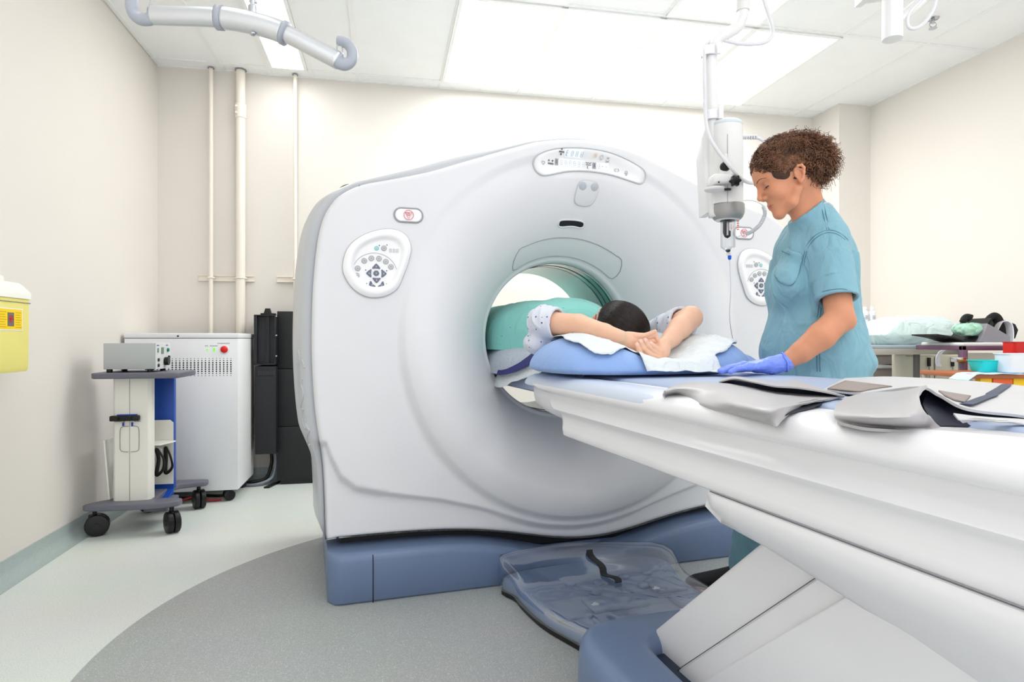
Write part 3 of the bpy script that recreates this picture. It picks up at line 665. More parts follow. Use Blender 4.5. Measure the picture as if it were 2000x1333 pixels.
for x, wd, z in ((438, 24, 671), (405, 8, 676), (419, 16, 676)):
    xx = rx_at(x, CY0); zz = rz_at(x, z, xx, CY0); hw = wd/2*.00316
    part('printed_caption', J(*[box(xx-hw+i*.009, xx-hw+i*.009+.006, CY0-.0008, CY0, zz-.003, zz+.003, fn=R) for i in range(max(2, int(2*hw/.009)))]), mat('caption_grey', (.66, .68, .70), .6), cab, smooth=False)
part('lid_screw', rdisk(rx_at(348, CY0), CY0-.002, 1.022, .0055), M_dark, cab)
def caster(parent, x, y, r, yaw=0, fn=R, col=None):
    c = math.cos(yaw); s = math.sin(yaw)
    f = lambda a, b, z: fn(x+a*c-b*s, y+a*s+b*c, z)
    ax = f(0, 1, 0)-f(0, 0, 0)
    wh = [lathe([(0, -.030+k), (r*.75, -.030+k), (r*.94, -.028+k), (r, -.024+k), (r, -.004+k), (r*.9, 0+k), (0, 0+k)], f(0, 0, r), ax, 32) for k in (0, .032)]
    w_ = part('caster', J(*wh, cyl(f(0, -.034, r), f(0, .034, r), r*.28)), M_black, parent, auto=35)
    part('caster_fork', J(box(-r*.7, r*.25, -.006, .010, r*.9, r*2.0, .004, 2, fn=f), cyl(f(-r*.2, .002, r*1.8), f(-r*.2, .002, r*2.45), .011)), M_black, w_, auto=40)
    part('wheel_ring', lathe([(r*.22, 0), (r*.25, .0015), (r*.28, 0)], f(0, -.031, r), ax*-1, 24), mat('hub_grey', (.30, .30, .31), .4), w_)
    return w_
for x, y in ((.10, -.56), (.59, -.56), (.10, -.22), (.59, -.22)): caster(cab, x, y, .033, .4)
# cables on the floor behind the cabinet
def cable(pts, r, m, label, group=None):
    o = part('cable', tube(pts, r, 8, 8), m); tag(o, label, 'cable', group); return o
M_gcable = mat('cable_grey', (.55, .57, .62), .45); M_bcable = mat('cable_black', (.05, .05, .055), .45)
f_ = R
cable([R(.25, -.50, .012), R(.34, -.53, .015), R(.42, -.47, .012), R(.52, -.50, .014), R(.60, -.45, .012)], .010, M_bcable, 'black cable lying on the floor under the white cabinet')
cable([R(.30, -.60, .010), R(.40, -.585, .034), R(.48, -.60, .012), R(.55, -.58, .010)], .007, mat('cable_red', (.72, .20, .22), .5), 'red cable lying on the floor under the white cabinet')
# slim black unit hung on the wall and tall black cabinet
slim = thing('wall_rack', R(.735, -.12, .23), 'slim black wall-hung unit with a mesh window, between white cabinet and black cabinet', 'electronics unit')
SX0, SX1, SY = rx_at(496, -.26), rx_at(539, -.26), -.26
part('lower_case', box(SX0+.006, SX1, SY, -.01, .225, rz_at(518, 716, SX0, SY), .004, 2, fn=R), M_blackm, slim, auto=40)
zt0, zt1 = rz_at(518, 713.5, SX0, SY), rz_at(518, 615, SX0, SY)
part('upper_case', J(box(SX0, SX0+.02, SY-.006, -.01, zt0, zt1, .002, 1, fn=R), box(SX1-.012, SX1, SY-.006, -.01, zt0, zt1, .002, 1, fn=R), box(SX0, SX1, SY-.006, -.01, zt1-.008, zt1, .002, 1, fn=R), box(SX0, SX1, SY-.006, -.01, zt0, zt0+.010, .002, 1, fn=R), box(SX0, SX1, SY+.05, -.01, zt0, zt1, fn=R)), M_blackm, slim, auto=40)
M_mesh = mat('rack_mesh', (.25, .26, .29), .55)
part('mesh_window', J(*[box(SX0+.022+(SX1-SX0-.036)*i/19, SX0+.022+(SX1-SX0-.036)*i/19+.0032, SY+.03, SY+.034, zt0+.012, zt1-.01, fn=R) for i in range(20)]), M_mesh, slim, smooth=False)
part('window_post', box((SX0+SX1)/2+.006, (SX0+SX1)/2+.024, SY+.018, SY+.036, zt0+.01, zt1-.008, fn=R), M_black, slim, smooth=False)
va = rz_at(518, 723, SX0, SY); vb = rz_at(518, 735, SX0, SY)
vn = part('vent', box(SX0+.022, SX1-.01, SY-.002, SY+.01, vb, va, .001, 1, fn=R), M_dark, slim, smooth=False)
part('vent_slots', J(*[box(SX0+.026+i*.0085, SX0+.029+i*.0085, SY-.003, SY, vb+.004, va-.004, fn=R) for i in range(13)]), M_mesh, vn, smooth=False)
part('top_handle', J(box(SX0+.035, SX1-.01, SY+.03, SY+.07, zt1, zt1+.012, .003, 2, fn=R), prism([(SX0+.055, zt1+.01), (SX0+.065, zt1+.045), (SX1-.045, zt1+.045), (SX1-.035, zt1+.01)], SY+.035, SY+.06, .002, 1, fn=lambda a, b, h: R(a, h, b))), M_black, slim, auto=40)
for z in (zt0+.06, zt0+.20, zt1-.01): part('bolt', cyl(R(SX1+.003, SY-.008, z), R(SX1+.003, SY+.006, z), .005, 12), M_steel, slim)
tall = thing('rack_cabinet', R(1.03, -.12, 0), 'tall black rack cabinet in three sections, half hidden behind the scanner', 'cabinet')
TX0, TX1 = rx_at(541, -.20), rx_at(541, -.20)+.50
zz = [.035, rz_at(560, 834, TX0, -.2), rz_at(560, 721, TX0, -.2), rz_at(560, 608, TX0, -.2)]
for a, b in zip(zz, zz[1:]): part('section', box(TX0, TX1, -.20, -.01, a+.001, b-.001, .004, 2, fn=R), M_blackm, tall, auto=40)
part('foot_rail', box(TX0+.02, TX1, -.185, -.02, 0, .036, fn=R), M_black, tall, smooth=False)
part('floor_bracket', prism([(TX0-.035, -.29), (TX0-.07, -.29), (TX0-.0, -.10), (TX0+.02, -.10)], 0, .012, .002, 1, fn=lambda a, b, h: R(a, b, h)), M_black, tall, auto=40)
cable([R(SX1-.03, -.13, .235), R(SX1-.02, -.14, .15), R(SX1-.04, -.18, .05), R(SX1-.13, -.22, .015), R(SX1-.24, -.20, .012)], .010, M_gcable, 'grey cable curving from the wall unit down to the floor')
cable([R(SX1-.055, -.12, .235), R(SX1-.05, -.13, .14), R(SX1-.08, -.17, .045), R(SX1-.16, -.20, .028), R(SX1-.26, -.18, .014)], .012, M_bcable, 'black cable curving behind the grey one to the floor')
# equipment trolley
M_cgrey = mat('trolley_grey', (.42, .42, .47), .42, bump=.1, bscale=400); M_cream = mat('trolley_cream', (.935, .93, .895), .4); M_blue = mat('trolley_blue', (.09, .30, .68), .4); M_sgrey = mat('slate_trim', (.30, .35, .38), .5)
tro = thing('equipment_trolley', R(.27, -1.08, 0), 'wheeled trolley with grey shelf, cream column and blue back panel by the left wall', 'trolley')
def rr(pts, z0, z1, name, m, parent, bev=.008, k=6): 
    P = [(p.x, p.y) for p in cr([(a, b, 0) for a, b in pts], k, True)] if k > 1 else pts
    return part(name, prism(P, z0, z1, bev, 3, fn=R), m, parent, auto=40)
def rrect(x0, x1, y0, y1, r=.03, n=5):
    o = []
    for cx, cy, a in ((x1-r, y1-r, 0), (x0+r, y1-r, 90), (x0+r, y0+r, 180), (x1-r, y0+r, 270)):
        for i in range(n+1):
            t = math.radians(a+90*i/n); o.append((cx+r*math.cos(t), cy+r*math.sin(t)))
    return o
rr(rrect(.095, .505, -1.262, -.93, .03), .802, .832, 'shelf', M_cgrey, tro, .007, 1)
rr([(.055, -1.215), (.075, -1.245), (.20, -1.262), (.36, -1.262), (.475, -1.235), (.50, -1.20), (.49, -1.165), (.40, -1.15), (.36, -1.10), (.36, -.86), (.42, -.80), (.50, -.77), (.515, -.735), (.49, -.705), (.36, -.70), (.22, -.71), (.15, -.75), (.15, -.90), (.14, -1.10), (.10, -1.15)], .135, .167, 'base_frame', M_cgrey, tro, .009, 4)
for x, y, yaw in ((.105, -1.195, .3), (.462, -1.215, -1.0), (.462, -.735, -1.1), (.20, -.76, .3)): caster(tro, x, y, .055, yaw)
rr(rrect(.30, .42, -1.15, -.95, .015), .095, .136, 'cable_box', M_cgrey, tro, .004, 1)
colp = [(.168, -1.12), (.168, -1.165), (.18, -1.178), (.255, -1.185), (.335, -1.178), (.348, -1.165), (.348, -1.12)]
part('column', prism(colp, .165, .803, .002, 1, fn=R), M_cream, tro, auto=25)
part('column_seam', tube([R(.252, -1.1862, .17), R(.252, -1.1862, .80)], .0012, 5, 1, smooth=False), M_gcrease, tro)
rr(rrect(.215, .385, -.93, -.89, .004, 2), .165, .803, 'back_panel', M_blue, tro, .002, 1)
part('blue_skirt', prism([(-.93, .165), (-1.02, .135), (-1.06, .12), (-.93, .12)], .30, .385, .002, 1, fn=lambda a, b, h: R(h, a, b)), M_blue, tro, auto=40)
part('side_panel', prism([(-1.15, .17), (-1.16, .48), (-.95, .48), (-.95, .17)], .138, .146, .001, 1, fn=lambda a, b, h: R(h-.02*(b-.17)/.31, a, b)), M_cream, tro, auto=40)
part('inner_panel', prism([(.26, .20), (.26, .555), (.375, .555), (.392, .54), (.392, .20)], -.965, -.96, 0, fn=lambda a, b, h: R(a, h, b)), M_cream, tro, smooth=False)
part('inner_shelf', J(prism([(.25, -1.12), (.37, -1.10), (.41, -.98), (.25, -.95)], .435, .443, .001, 1, fn=R), prism([(.25, .36), (.36, .37), (.36, .41), (.25, .45)], -1.05, -1.045, 0, fn=lambda a, b, h: R(a, h, b))), M_cream, tro, auto=30)
for k in (0, 1):
    part('strap_loop', tube([R(.34+.03*k, -1.06+.05*k, .41), R(.375+.02*k, -1.07+.05*k, .36), R(.37+.03*k, -1.06+.05*k, .30), R(.335+.03*k, -1.05+.05*k, .27), R(.345+.02*k, -1.05+.05*k, .35)], .011, 8, 6, closed=True, flat=.5), M_black, tro)
part('hose_clip', J(box(.165, .302, -1.212, -1.18, .582, .610, .006, 3, fn=R), cyl(R(.20, -1.222, .598), R(.20, -1.19, .598), .011), cyl(R(.26, -1.222, .598), R(.26, -1.19, .598), .011)), M_black, tro, auto=40)
part('clip_plate', box(.196, .288, -1.20, -1.18, .610, .615, .001, 1, fn=R), mat('clip_blue', (.13, .27, .70), .4), tro, smooth=False)
for x in (.222, .264): part('clip_tab', box(x-.004, x+.004, -1.190, -1.182, .555, .573, .001, 1, fn=R), mat('clip_blue', (.13, .27, .70), .4), tro, smooth=False)
loop = lambda s: tube([R(.252+s*a, -1.1868, z) for a, z in ((.005, .553), (.03, .552), (.043, .54), (.045, .50), (.045, .46), (.043, .432), (.03, .422), (.005, .420))], .0012, 5, 4)
part('printed_loop', J(loop(1), loop(-1)), mat('print_slate', (.30, .33, .40), .5), tro)
fx = lambda x0, z0: (lambda a, b, h: R(x0+a, -1.1872-h, z0+b))
text('VENTILATOR', .0085, fx(.205, .578), 'printed_word', M_icond, tro); text('PATIENT', .0085, fx(.290, .578), 'printed_word', M_icond, tro)
# box instrument on the trolley
M_ibox = mat('instrument_grey', (.725, .745, .745), .45)
ins = thing('control_unit', R(.26, -1.09, .84), 'grey box instrument with a control panel on its right end, standing on the trolley shelf', 'instrument')
part('case', box(.138, .380, -1.209, -.985, .848, .982, .003, 2, fn=R), M_ibox, ins, auto=40)
part('front_bezel', box(.380, .384, -1.209, -.985, .846, .984, .001, 1, fn=R), mat('bezel_light', (.86, .87, .87), .4), ins, smooth=False)
for x, y in ((.16, -1.19), (.35, -1.19), (.16, -1.0), (.35, -1.0)): part('rubber_foot', cyl(R(x, y, .832), R(x, y, .849), .014), M_black, ins)
py_ = lambda a: -1.209+.224*a
M_lcd = mat('lcd_green', (.42, .52, .45), .3)
for a, z, w_, h_, m, nm_ in ((.13, .945, .020, .022, M_lcd, 'small_screen'), (.43, .942, .035, .035, M_lcd, 'screen')):
    part(nm_, box(.384, .386, py_(a)-w_/2, py_(a)+w_/2, z-h_/2, z+h_/2, fn=R), m, ins, smooth=False)
part('green_knob', cyl(R(.384, py_(.78), .945), R(.392, py_(.78), .945), .010), mat('knob_green', (.05, .50, .42), .4), ins)
part('dial', J(cyl(R(.384, py_(.60), .885), R(.405, py_(.60), .885), .022), cyl(R(.384, py_(.85), .905), R(.392, py_(.85), .905), .009)), M_black, ins, auto=40)
for z in (.895, .866): part('socket', cyl(R(.384, py_(.15), z), R(.389, py_(.15), z), .009), M_dark, ins)
for a, z in ((.13, .970), (.75, .970)): part('printed_caption', J(*[box(.384, .3846, py_(a)-.018+i*.009, py_(a)-.012+i*.009, z-.003, z+.003, fn=R) for i in range(4)]), mat('print_blue', (.30, .35, .60), .5), ins, smooth=False)
# yellow sharps container on the left wall
M_yel = mat('sharps_yellow', (.945, .905, .53), .4, trans=.0); M_lid = mat('lid_translucent', (.96, .96, .93), .3)
shb = thing('sharps_container', R(.06, -2.05, .87), 'pale yellow sharps disposal box with a biohazard label, mounted on the left wall', 'sharps container')
body = []
for z, k in ((.873, .93), (.879, .965), (.89, .985), (.93, .99), (1.10, 1.0), (1.165, 1.0)):
    body.append([R(.071+(a-.065)*k, -2.03+(b+2.03)*k, z) for a, b in rrect(.004, .125, -2.20, -1.862, .02)])
part('bin', loft(body, True, True), M_yel, shb, auto=60)
part('lid', J(loft([[R(.071+(a-.065)*k, -2.03+(b+2.03)*k, z) for a, b in rrect(.004, .13, -2.205, -1.855, .02)] for z, k in ((1.163, 1), (1.185, 1.0), (1.195, .95), (1.215, .80), (1.225, .7))], True, True), box(.02, .10, -2.14, -1.98, 1.22, 1.25, .01, 2, fn=R)), M_lid, shb, auto=40)
part('lid_wire', tube([R(.133, -2.21, 1.148), R(.133, -1.87, 1.148), R(.126, -1.856, 1.148), R(.0, -1.856, 1.148)], .0018, 6, 1, smooth=False), mat('wire_grey', (.62, .62, .55), .4), shb)
lb = part('label', box(.1312, .1322, -2.15, -1.925, 1.035, 1.122, fn=R), mat('label_white', (.93, .93, .93), .5), shb, smooth=False)
part('label_field', box(.1322, .1326, -2.145, -1.93, 1.040, 1.118, fn=R), mat('label_yellow', (1.0, .84, .0), .5), lb, smooth=False)
part('hazard_plate', box(.1326, .133, -2.028, -1.985, 1.052, 1.105, fn=R), mat('label_grey', (.45, .42, .40), .5), lb, smooth=False)
M_bio = mat('biohazard_red', (.85, .13, .10), .5)
yc, zc = -2.0065, 1.080
bio = []
for k in range(3):
    a = PI/2+k*2*PI/3; cy_, cz_ = yc+.0075*math.cos(a), zc+.0075*math.sin(a)
    bio.append(tube([R(.1336, cy_+.0078*math.cos(t), cz_+.0078*math.sin(t)) for t in [a+math.radians(35)+math.radians(290)*i/18 for i in range(19)]], .0013, 5, 1, smooth=False))
bio.append(tube([R(.1336, yc+.0058*math.cos(t), zc+.0058*math.sin(t)) for t in [2*PI*i/20 for i in range(20)]], .0010, 5, 1, closed=True, smooth=False))
part('biohazard_symbol', J(*bio), M_bio, lb)
ln_ = []
for j in range(7):
    for s, y0, y1 in ((0, -1.975, -1.935), (1, -2.08, -2.035)):
        ln_.append(box(.1326, .1328, y0, y1-.01*((j*7) % 3)/2, 1.048+j*.0095, 1.0495+j*.0095, fn=R))
part('printed_lines', J(*ln_), mat('print_brown', (.62, .50, .10), .6), lb, smooth=False)
# ---------------------------------------------------------------- ceiling-hung things
# yoke bar of a surgical lamp, top left
M_alu = mat('satin_aluminium', (.86, .87, .88), .30, metal=.75); M_grip = mat('grip_grey', (.66, .68, .72), .4)
Yk = 1.55
yk = thing('handle_bar', at(495, 30, Yk), 'curved aluminium hanging bar with grey hook ends, at the top left', 'hanging bar')
cl = [at(x, y, Yk) for x, y in ((298, 30), (330, 31), (430, 35), (500, 47), (556, 65), (610, 92), (662, 119))]
C_ = cr(cl, 8)
def bar(P, w, h, n=20):
    rings = []
    for i, p in enumerate(P):
        T = (P[min(i+1, len(P)-1)]-P[max(i-1, 0)]).normalized(); up = Vector((0, -1, 0)); b = T.cross(up).normalized()
        rings.append([p+up*math.cos(2*PI*j/n)*w+b*h*math.copysign(abs(math.sin(2*PI*j/n))**.8, math.sin(2*PI*j/n)) for j in range(n)])
    return loft(rings, True, True)
hh = .0235
part('bar', bar(C_[:17], .020, hh*.98), M_alu, yk); part('sleeve', bar(C_[16:33], .024, hh*1.12), M_alu, yk); part('bar', bar(C_[32:], .020, hh*.92), M_alu, yk)
for i in (16, 32): part('sleeve_ring', bar([C_[i]+(C_[i-1]-C_[i])*.55, C_[i], C_[i]+(C_[i+1]-C_[i])*.55], .0262, hh*1.24), M_grip, yk)
def hook(pts, r0, r1): return tube([at(x, y, Yk) for x, y in pts], lambda t: r0+(r1-r0)*t, 14, 8, flat=1.2)
part('hook', J(hook(((302, 31), (290, 38), (274, 37), (262, 26), (257, 8), (257, -18)), .0155, .0115), hook(((306, 30), (299, 25), (293, 15)), .0185, .006)), M_grip, yk)
part('hook', J(hook(((652, 115), (662, 122), (675, 126), (686, 118), (688, 102), (682, 90), (671, 82), (659, 79)), .0160, .0095), hook(((652, 114), (662, 111), (667, 104)), .0185, .006)), M_grip, yk)
part('wire_catch', tube([at(x, y, Yk) for x, y in ((662, 80), (658, 96), (664, 106), (669, 100), (666, 84))], .0016, 6, 5), M_chrome, yk)
part('wire_catch', tube([at(x, y, Yk) for x, y in ((292, 12), (297, -6), (300, -20))], .0016, 6, 5), M_chrome, yk)
part('stem', J(cyl(at(494, 40, Yk), at(494, 12, Yk), .011), cyl(at(494, 14, Yk), at(494, -12, Yk), .0065), cyl(at(490, 4, Yk), at(490, -10, Yk), .004), cyl(at(499, 6, Yk), at(499, -8, Yk), .004)), M_steel, yk, auto=40)
part('suspension_cord', cyl(at(494, -8, Yk), Vector((at(494, 0, Yk).x, Yk, CEIL)), .004), M_steel, yk)
part('bolt', ell(at(494, 66, Yk-.01), (.008, .008, .005)), M_chrome, yk)
# contrast injector on its ceiling arm
M_inj = mat('injector_white', (.90, .90, .895), .32, coat=.1); M_injg = mat('injector_grey', (.64, .64, .63), .35, metal=.3)
Yi = 2.30
A = lambda x, y, dy=0: at(x, y, Yi+dy)
inj = thing('contrast_injector', A(1413, 330), 'white contrast injector head with glass syringe, hanging on a bent ceiling tube before the scanner', 'injector')
part('ceiling_tube', J(cyl(A(1451, 22), Vector((A(1451, 0).x, Yi, CEIL)), .0245, 24)), M_inj, inj, auto=40)
part('bent_arm', tube([A(1451, 10), A(1450, 30), A(1441, 52), A(1420, 66), A(1401, 78), A(1392, 96), A(1389, 130), A(1390, 180), A(1392, 245), A(1394, 310), A(1395, 425)], .0205, 20, 8), M_inj, inj)
for y, s in ((102, 0), (227, 1)):
    part('cable_tie', J(lathe([(.027, -.017), (.029, -.015), (.029, .015), (.027, .017)], A(1385+s*6, y), n=20), box(A(1396+s*4, y).x-.004, A(1396+s*4, y).x+.012, Yi-.040, Yi-.025, A(0, y).z-.022, A(0, y).z+.022, .003, 2)), mat('tie_white', (.95, .95, .965), .4), inj, auto=40)
def vlathe(px, prof, m, name, parent=inj, dy=0, n=40, auto=35):
    """prof: (radius px, pixel y)"""
    k = Yi/FPX; c = A(px, 0, dy); c.z = 0
    return part(name, lathe([(r*k, CAMZ+(HY-y)*k) for r, y in prof], c, n=n), m, parent, auto=auto)
vlathe(1419, [(0, 237), (24, 238), (29, 241), (30, 248), (31, 300), (31, 399), (31.5, 401)], M_inj, 'head_housing')
vlathe(1418, [(0, 235), (12, 236), (12, 241)], M_inj, 'top_cap', dy=-.01)
part('cap_band', lathe([(.0545, 0), (.0565, .002), (.0565, .010), (.054, .013)], A(1419, 249), n=40), mat('band_pale', (.82, .86, .89), .35), inj)
part('back_case', prism([(A(x, 0).x, A(0, y).z) for x, y in ((1373, 300), (1372, 270), (1376, 252), (1384, 245), (1440, 245), (1448, 258), (1449, 300), (1449, 390), (1392, 417), (1379, 417), (1379, 395))], Yi+.0, Yi+.10, .012, 3, fn=lambda a, b, h: Vector((a, h, b))), M_inj, inj, auto=40)
part('front_seam', cyl(A(1421, 262, -.0575), A(1421, 398, -.0575), .0009, 6), M_gcrease, inj)
vlathe(1421, [(29, 399), (31.5, 400.5), (32, 408), (31.5, 418), (28, 426), (24, 430), (17, 431), (0, 431)], M_injg, 'collar')
part('collar_plate', lathe([(.0, 0), (.041, 0), (.044, .003)], A(1421, 431.5), n=36), mat('collar_light', (.88, .89, .89), .3), inj, auto=30)
part('collar_opening', lathe([(.0, -.001), (.026, -.001), (.0265, 0)], A(1421, 432), n=30), M_dark, inj)
part('clamp_bracket', J(box(A(1379, 0).x, A(1431, 0).x, Yi-.085, Yi-.01, A(0, 369).z, A(0, 350).z, .010, 3), lathe([(.0, 0), (.033, 0), (.036, .004), (.036, .010), (.0, .012)], A(1396, 373, -.055), n=28)), M_inj, inj, auto=35)
part('clamp_hole', lathe([(.0, 0), (.016, 0), (.017, .003)], A(1419, 371.5, -.065), n=20), M_dark, inj)
kn = [(.0175*(1+.16*math.cos(6*t))*math.cos(t), .0175*(1+.16*math.cos(6*t))*math.sin(t)) for t in [2*PI*i/48 for i in range(48)]]
kc = A(1434, 355, -.085); part('black_knob', prism(kn, 0, .02, .003, 2, fn=lambda a, b, h: kc+Vector((a, -h, b))), M_black, inj, auto=40)
kc2 = A(1416, 326, -.058); part('side_knob', J(ell(kc2, (.018, .016, .018)), ) , M_black, inj)
part('pointer_cover', J(loft([[A(1416+s*w, y, -.048-e) for s, e in ((-1, 0), (-.6, .012), (0, .016), (.6, .012), (1, 0))] for y, w in ((300, 7), (316, 9), (325, 10), (350, 12))], False, False)), M_inj, inj)
for y in (296, 303, 309, 315): part('scale_mark', box(A(1403, 0).x, A(1405, 0).x, Yi-.048, Yi-.044, A(0, y+2).z, A(0, y-2).z), M_dark, inj, smooth=False)
part('bracket_screw', cyl(A(1404, 356, -.087), A(1404, 356, -.080), .003, 10), M_dark, inj)
# syringe
M_glass = bpy.data.materials.new('clear_syringe'); M_glass.use_nodes = True; nt = M_glass.node_tree; nt.nodes.remove(nt.nodes['Principled BSDF'])
gl = nt.nodes.new('ShaderNodeBsdfGlossy'); gl.inputs['Roughness'].default_value = .05; tp = nt.nodes.new('ShaderNodeBsdfTransparent'); tp.inputs[0].default_value = (.93, .94, .95, 1); mx = nt.nodes.new('ShaderNodeMixShader'); lw = nt.nodes.new('ShaderNodeLayerWeight'); lw.inputs['Blend'].default_value = .3
nt.links.new(lw.outputs['Facing'], mx.inputs[0]); nt.links.new(tp.outputs[0], mx.inputs[1]); nt.links.new(gl.outputs[0], mx.inputs[2]); nt.links.new(mx.outputs[0], nt.nodes['Material Output'].inputs[0])
sy = thing('syringe', A(1422, 460), 'clear plastic syringe with a blue luer connector under the injector head', 'syringe')
k = Yi/FPX
def sl(prof, m, name, px=1422, n=28): 
    c = A(px, 0); c.z = 0; return part(name, lathe([(r*k, CAMZ+(HY-y)*k) for r, y in prof], c, n=n), m, sy, auto=30)
sl([(14, 428), (14, 480), (13.6, 483), (4, 491), (2.5, 493), (2.5, 500), (2, 500)], M_glass, 'barrel')
sl([(0, 428), (2.5, 428), (2.5, 450), (6, 452), (6, 462), (0, 466)], M_black, 'plunger', 1421)
sl([(0, 428), (6, 428), (6.2, 455), (3, 463), (0, 465)], M_black, 'piston', 1418)
part('piston_rod', cyl(A(1421, 432, -.014), A(1421, 460, -.014), .004), M_chrome, sy)
sl([(4.6, 488), (4.6, 491), (2, 493), (0, 493)], M_dark, 'tip_seal')
sl([(2.2, 493), (2.2, 499), (1.6, 501)], M_inj, 'tip', 1425)
sl([(0, 499), (3.2, 499.5), (3.6, 502), (3.2, 506), (2, 507.5), (0, 508)], mat('luer_blue', (.0, .35, .86), .3), 'luer_connector', 1425)
M_org = mat('print_orange', (.92, .45, .36), .5)
part('printed_warning', J(tube([A(x, y, -.025) for x, y in ((1428, 448), (1433, 443), (1428, 438), (1428, 448))], .0008, 4, 1, smooth=False), *[box(A(1436, 0).x, A(1440, 0).x, Yi-.0175, Yi-.0165, A(0, 433+i*4+2).z, A(0, 433+i*4).z) for i in range(5)]), M_org, sy, smooth=False)
lt = part('patient_line', tube([A(1425, 507), A(1426, 530, .02), A(1427, 570, .03), A(1425, 610, .06), A(1427, 640, .10), A(1432, 666, .16)], .0015, 6, 8), mat('tubing_clear', (.92, .93, .96), .15), sy)
# cables of the injector
tag(part('cable', tube([A(1480, -40), A(1495, 10), A(1508, 50), A(1508, 70), A(1490, 84), A(1450, 86), A(1418, 80), A(1400, 76), A(1388, 80), A(1377, 96, -.01), A(1376, 150, -.02), A(1378, 225, -.025), A(1384, 262, -.045), A(1400, 292, -.07), A(1430, 330, -.09), A(1452, 352, -.06), A(1478, 358, .10), A(1530, 352, .30)], .0070, 10, 8), mat('cable_white', (.87, .87, .885), .35)), 'thick pale cable looping from the ceiling down the injector arm', 'cable')
hs = part('cable', J(tube([A(1440, 268, .04), A(1470, 268, .05), A(1490, 275, .08), A(1515, 300, .20), A(1540, 320, .32)], .0055, 10, 8), *[lathe([(.006, -.003), (.0095, -.002), (.0095, .002), (.006, .003)], A(1452+i*5, 268, .045), (1, 0, 0), 14) for i in range(6)]), MATS['cable_white']); tag(hs, 'ribbed pale hose leaving the right side of the injector head behind the nurse', 'cable')
hx = []; P = cr([A(1450, 392, .02), A(1470, 392, .04), A(1488, 400, .06), A(1494, 416, .06), A(1486, 436, .05), A(1472, 450, .04), A(1456, 458, .02), A(1442, 462, 0)], 60)
for i, p in enumerate(P):
    t = i/len(P); T = (P[min(i+1, len(P)-1)]-P[max(i-1, 0)]).normalized(); a = T.orthogonal().normalized(); b = T.cross(a)
    a = (Vector((0, 1, 0))-T*T.y).normalized(); b = T.cross(a)
    rad = .0065*sstep(.28, .33, t)*(1-sstep(.82, .86, t)); ph = t*2*PI*58
    hx.append(p+a*rad*math.cos(ph)+b*rad*math.sin(ph))
tag(part('cable', tube(hx, .0017, 6, 1, smooth=False), MATS['cable_white']), 'thin coiled pale cord between injector head and syringe', 'cable')
# bracket of a ceiling rail, top right
Yb = 2.2; B_ = lambda x, y, dy=0: at(x, y, Yb+dy)
br = thing('ceiling_bracket', B_(1745, 30), 'white jointed ceiling arm with a cylinder end, at the top right', 'ceiling arm')
part('cylinder', lathe([(0, 0), (.030, 0), (.0325, .002), (.0325, .16), (.03, .162)], B_(1743, 78), n=32), M_inj, br, auto=40)
part('mount', prism([(B_(x, 0).x, B_(0, y).z) for x, y in ((1703, -90), (1703, -18), (1715, -18), (1726, -26), (1790, -34), (1830, -90))], Yb-.05, Yb+.12, .012, 3, fn=lambda a, b, h: Vector((a, h, b))), M_inj, br, auto=40)
part('arm', tube([B_(1745, 45), B_(1757, 38, .05), B_(1790, 10, .12), B_(1830, -25, .2)], .020, 14, 6), M_inj, br)
part('drop_tube', cyl(B_(1745, -30, .03), Vector((B_(1745, 0).x, Yb+.03, CEIL)), .03), M_inj, br, auto=40)
tag(part('cable', tube([B_(1825, -40), B_(1828, -5), B_(1822, 20), B_(1805, 45), B_(1786, 56), B_(1773, 50), B_(1775, 28), B_(1795, 5), B_(1815, -15)], .0062, 10, 8), MATS['cable_white']), 'pale cable loop hanging beside the ceiling arm at the top right', 'cable')
hk = R(4.72, -1.55, CEIL)
spk = at(1822, 36, 4.0)
sc_ = thing('sprinkler', Vector((spk.x*1.0, 4.0, CEIL-.02)), 'small chrome ceiling sprinkler head near the pale cable loop', 'sprinkler')
q = at(1822, 36, 1.9*FPX/(HY-36)); 
sc_.location = q; ORG[sc_.name] = Vector(q)
part('nozzle', J(cyl(q, q-Vector((0, 0, .03)), .010), tube([q-Vector((.012, 0, .02)), q-Vector((.02, 0, .04)), q-Vector((0, 0, .055))], .003, 6, 3), tube([q-Vector((-.012, 0, .02)), q-Vector((-.02, 0, .04)), q-Vector((0, 0, .055))], .003, 6, 3), lathe([(0, 0), (.022, 0), (.022, .003), (0, .003)], q-Vector((0, 0, .06)), n=16)), M_chrome, sc_, auto=40)
part('escutcheon', lathe([(.035, 0), (.03, -.006), (.0, -.008)], q, n=24), M_chrome, sc_)
# ---------------------------------------------------------------- right background: stretcher, bench, trays
M_beige = mat('enamel_beige', (.86, .84, .79), .45); M_rframe = mat('frame_grey', (.70, .68, .64), .4, metal=.2); M_plum = mat('frame_plum', (.40, .27, .37), .4); M_crm = mat('cupboard_cream', (.84, .82, .76), .5)
def prism_y(pts, Y0, Y1, bev=.003, Yref=None):
    """outline in pixels taken at depth Y0, extruded back to Y1 at true size"""
    return prism([(at(x, y, Y0).x, at(x, y, Y0).z) for x, y in pts], Y0, Y1, bev, 2, fn=lambda a, b, h: Vector((a, h, b)))
def box_px(x0, y0, x1, y1, Y0, dep, bev=.003):
    a, b = at(x0, y1, Y0), at(x1, y0, Y0); return box(a.x, b.x, Y0, Y0+dep, a.z, b.z, bev, 2)
YS = 3.75
st = thing('stretcher', at(1785, 700, YS+.3), 'narrow padded stretcher with a beige frame behind the nurse, holding a pillow', 'stretcher')
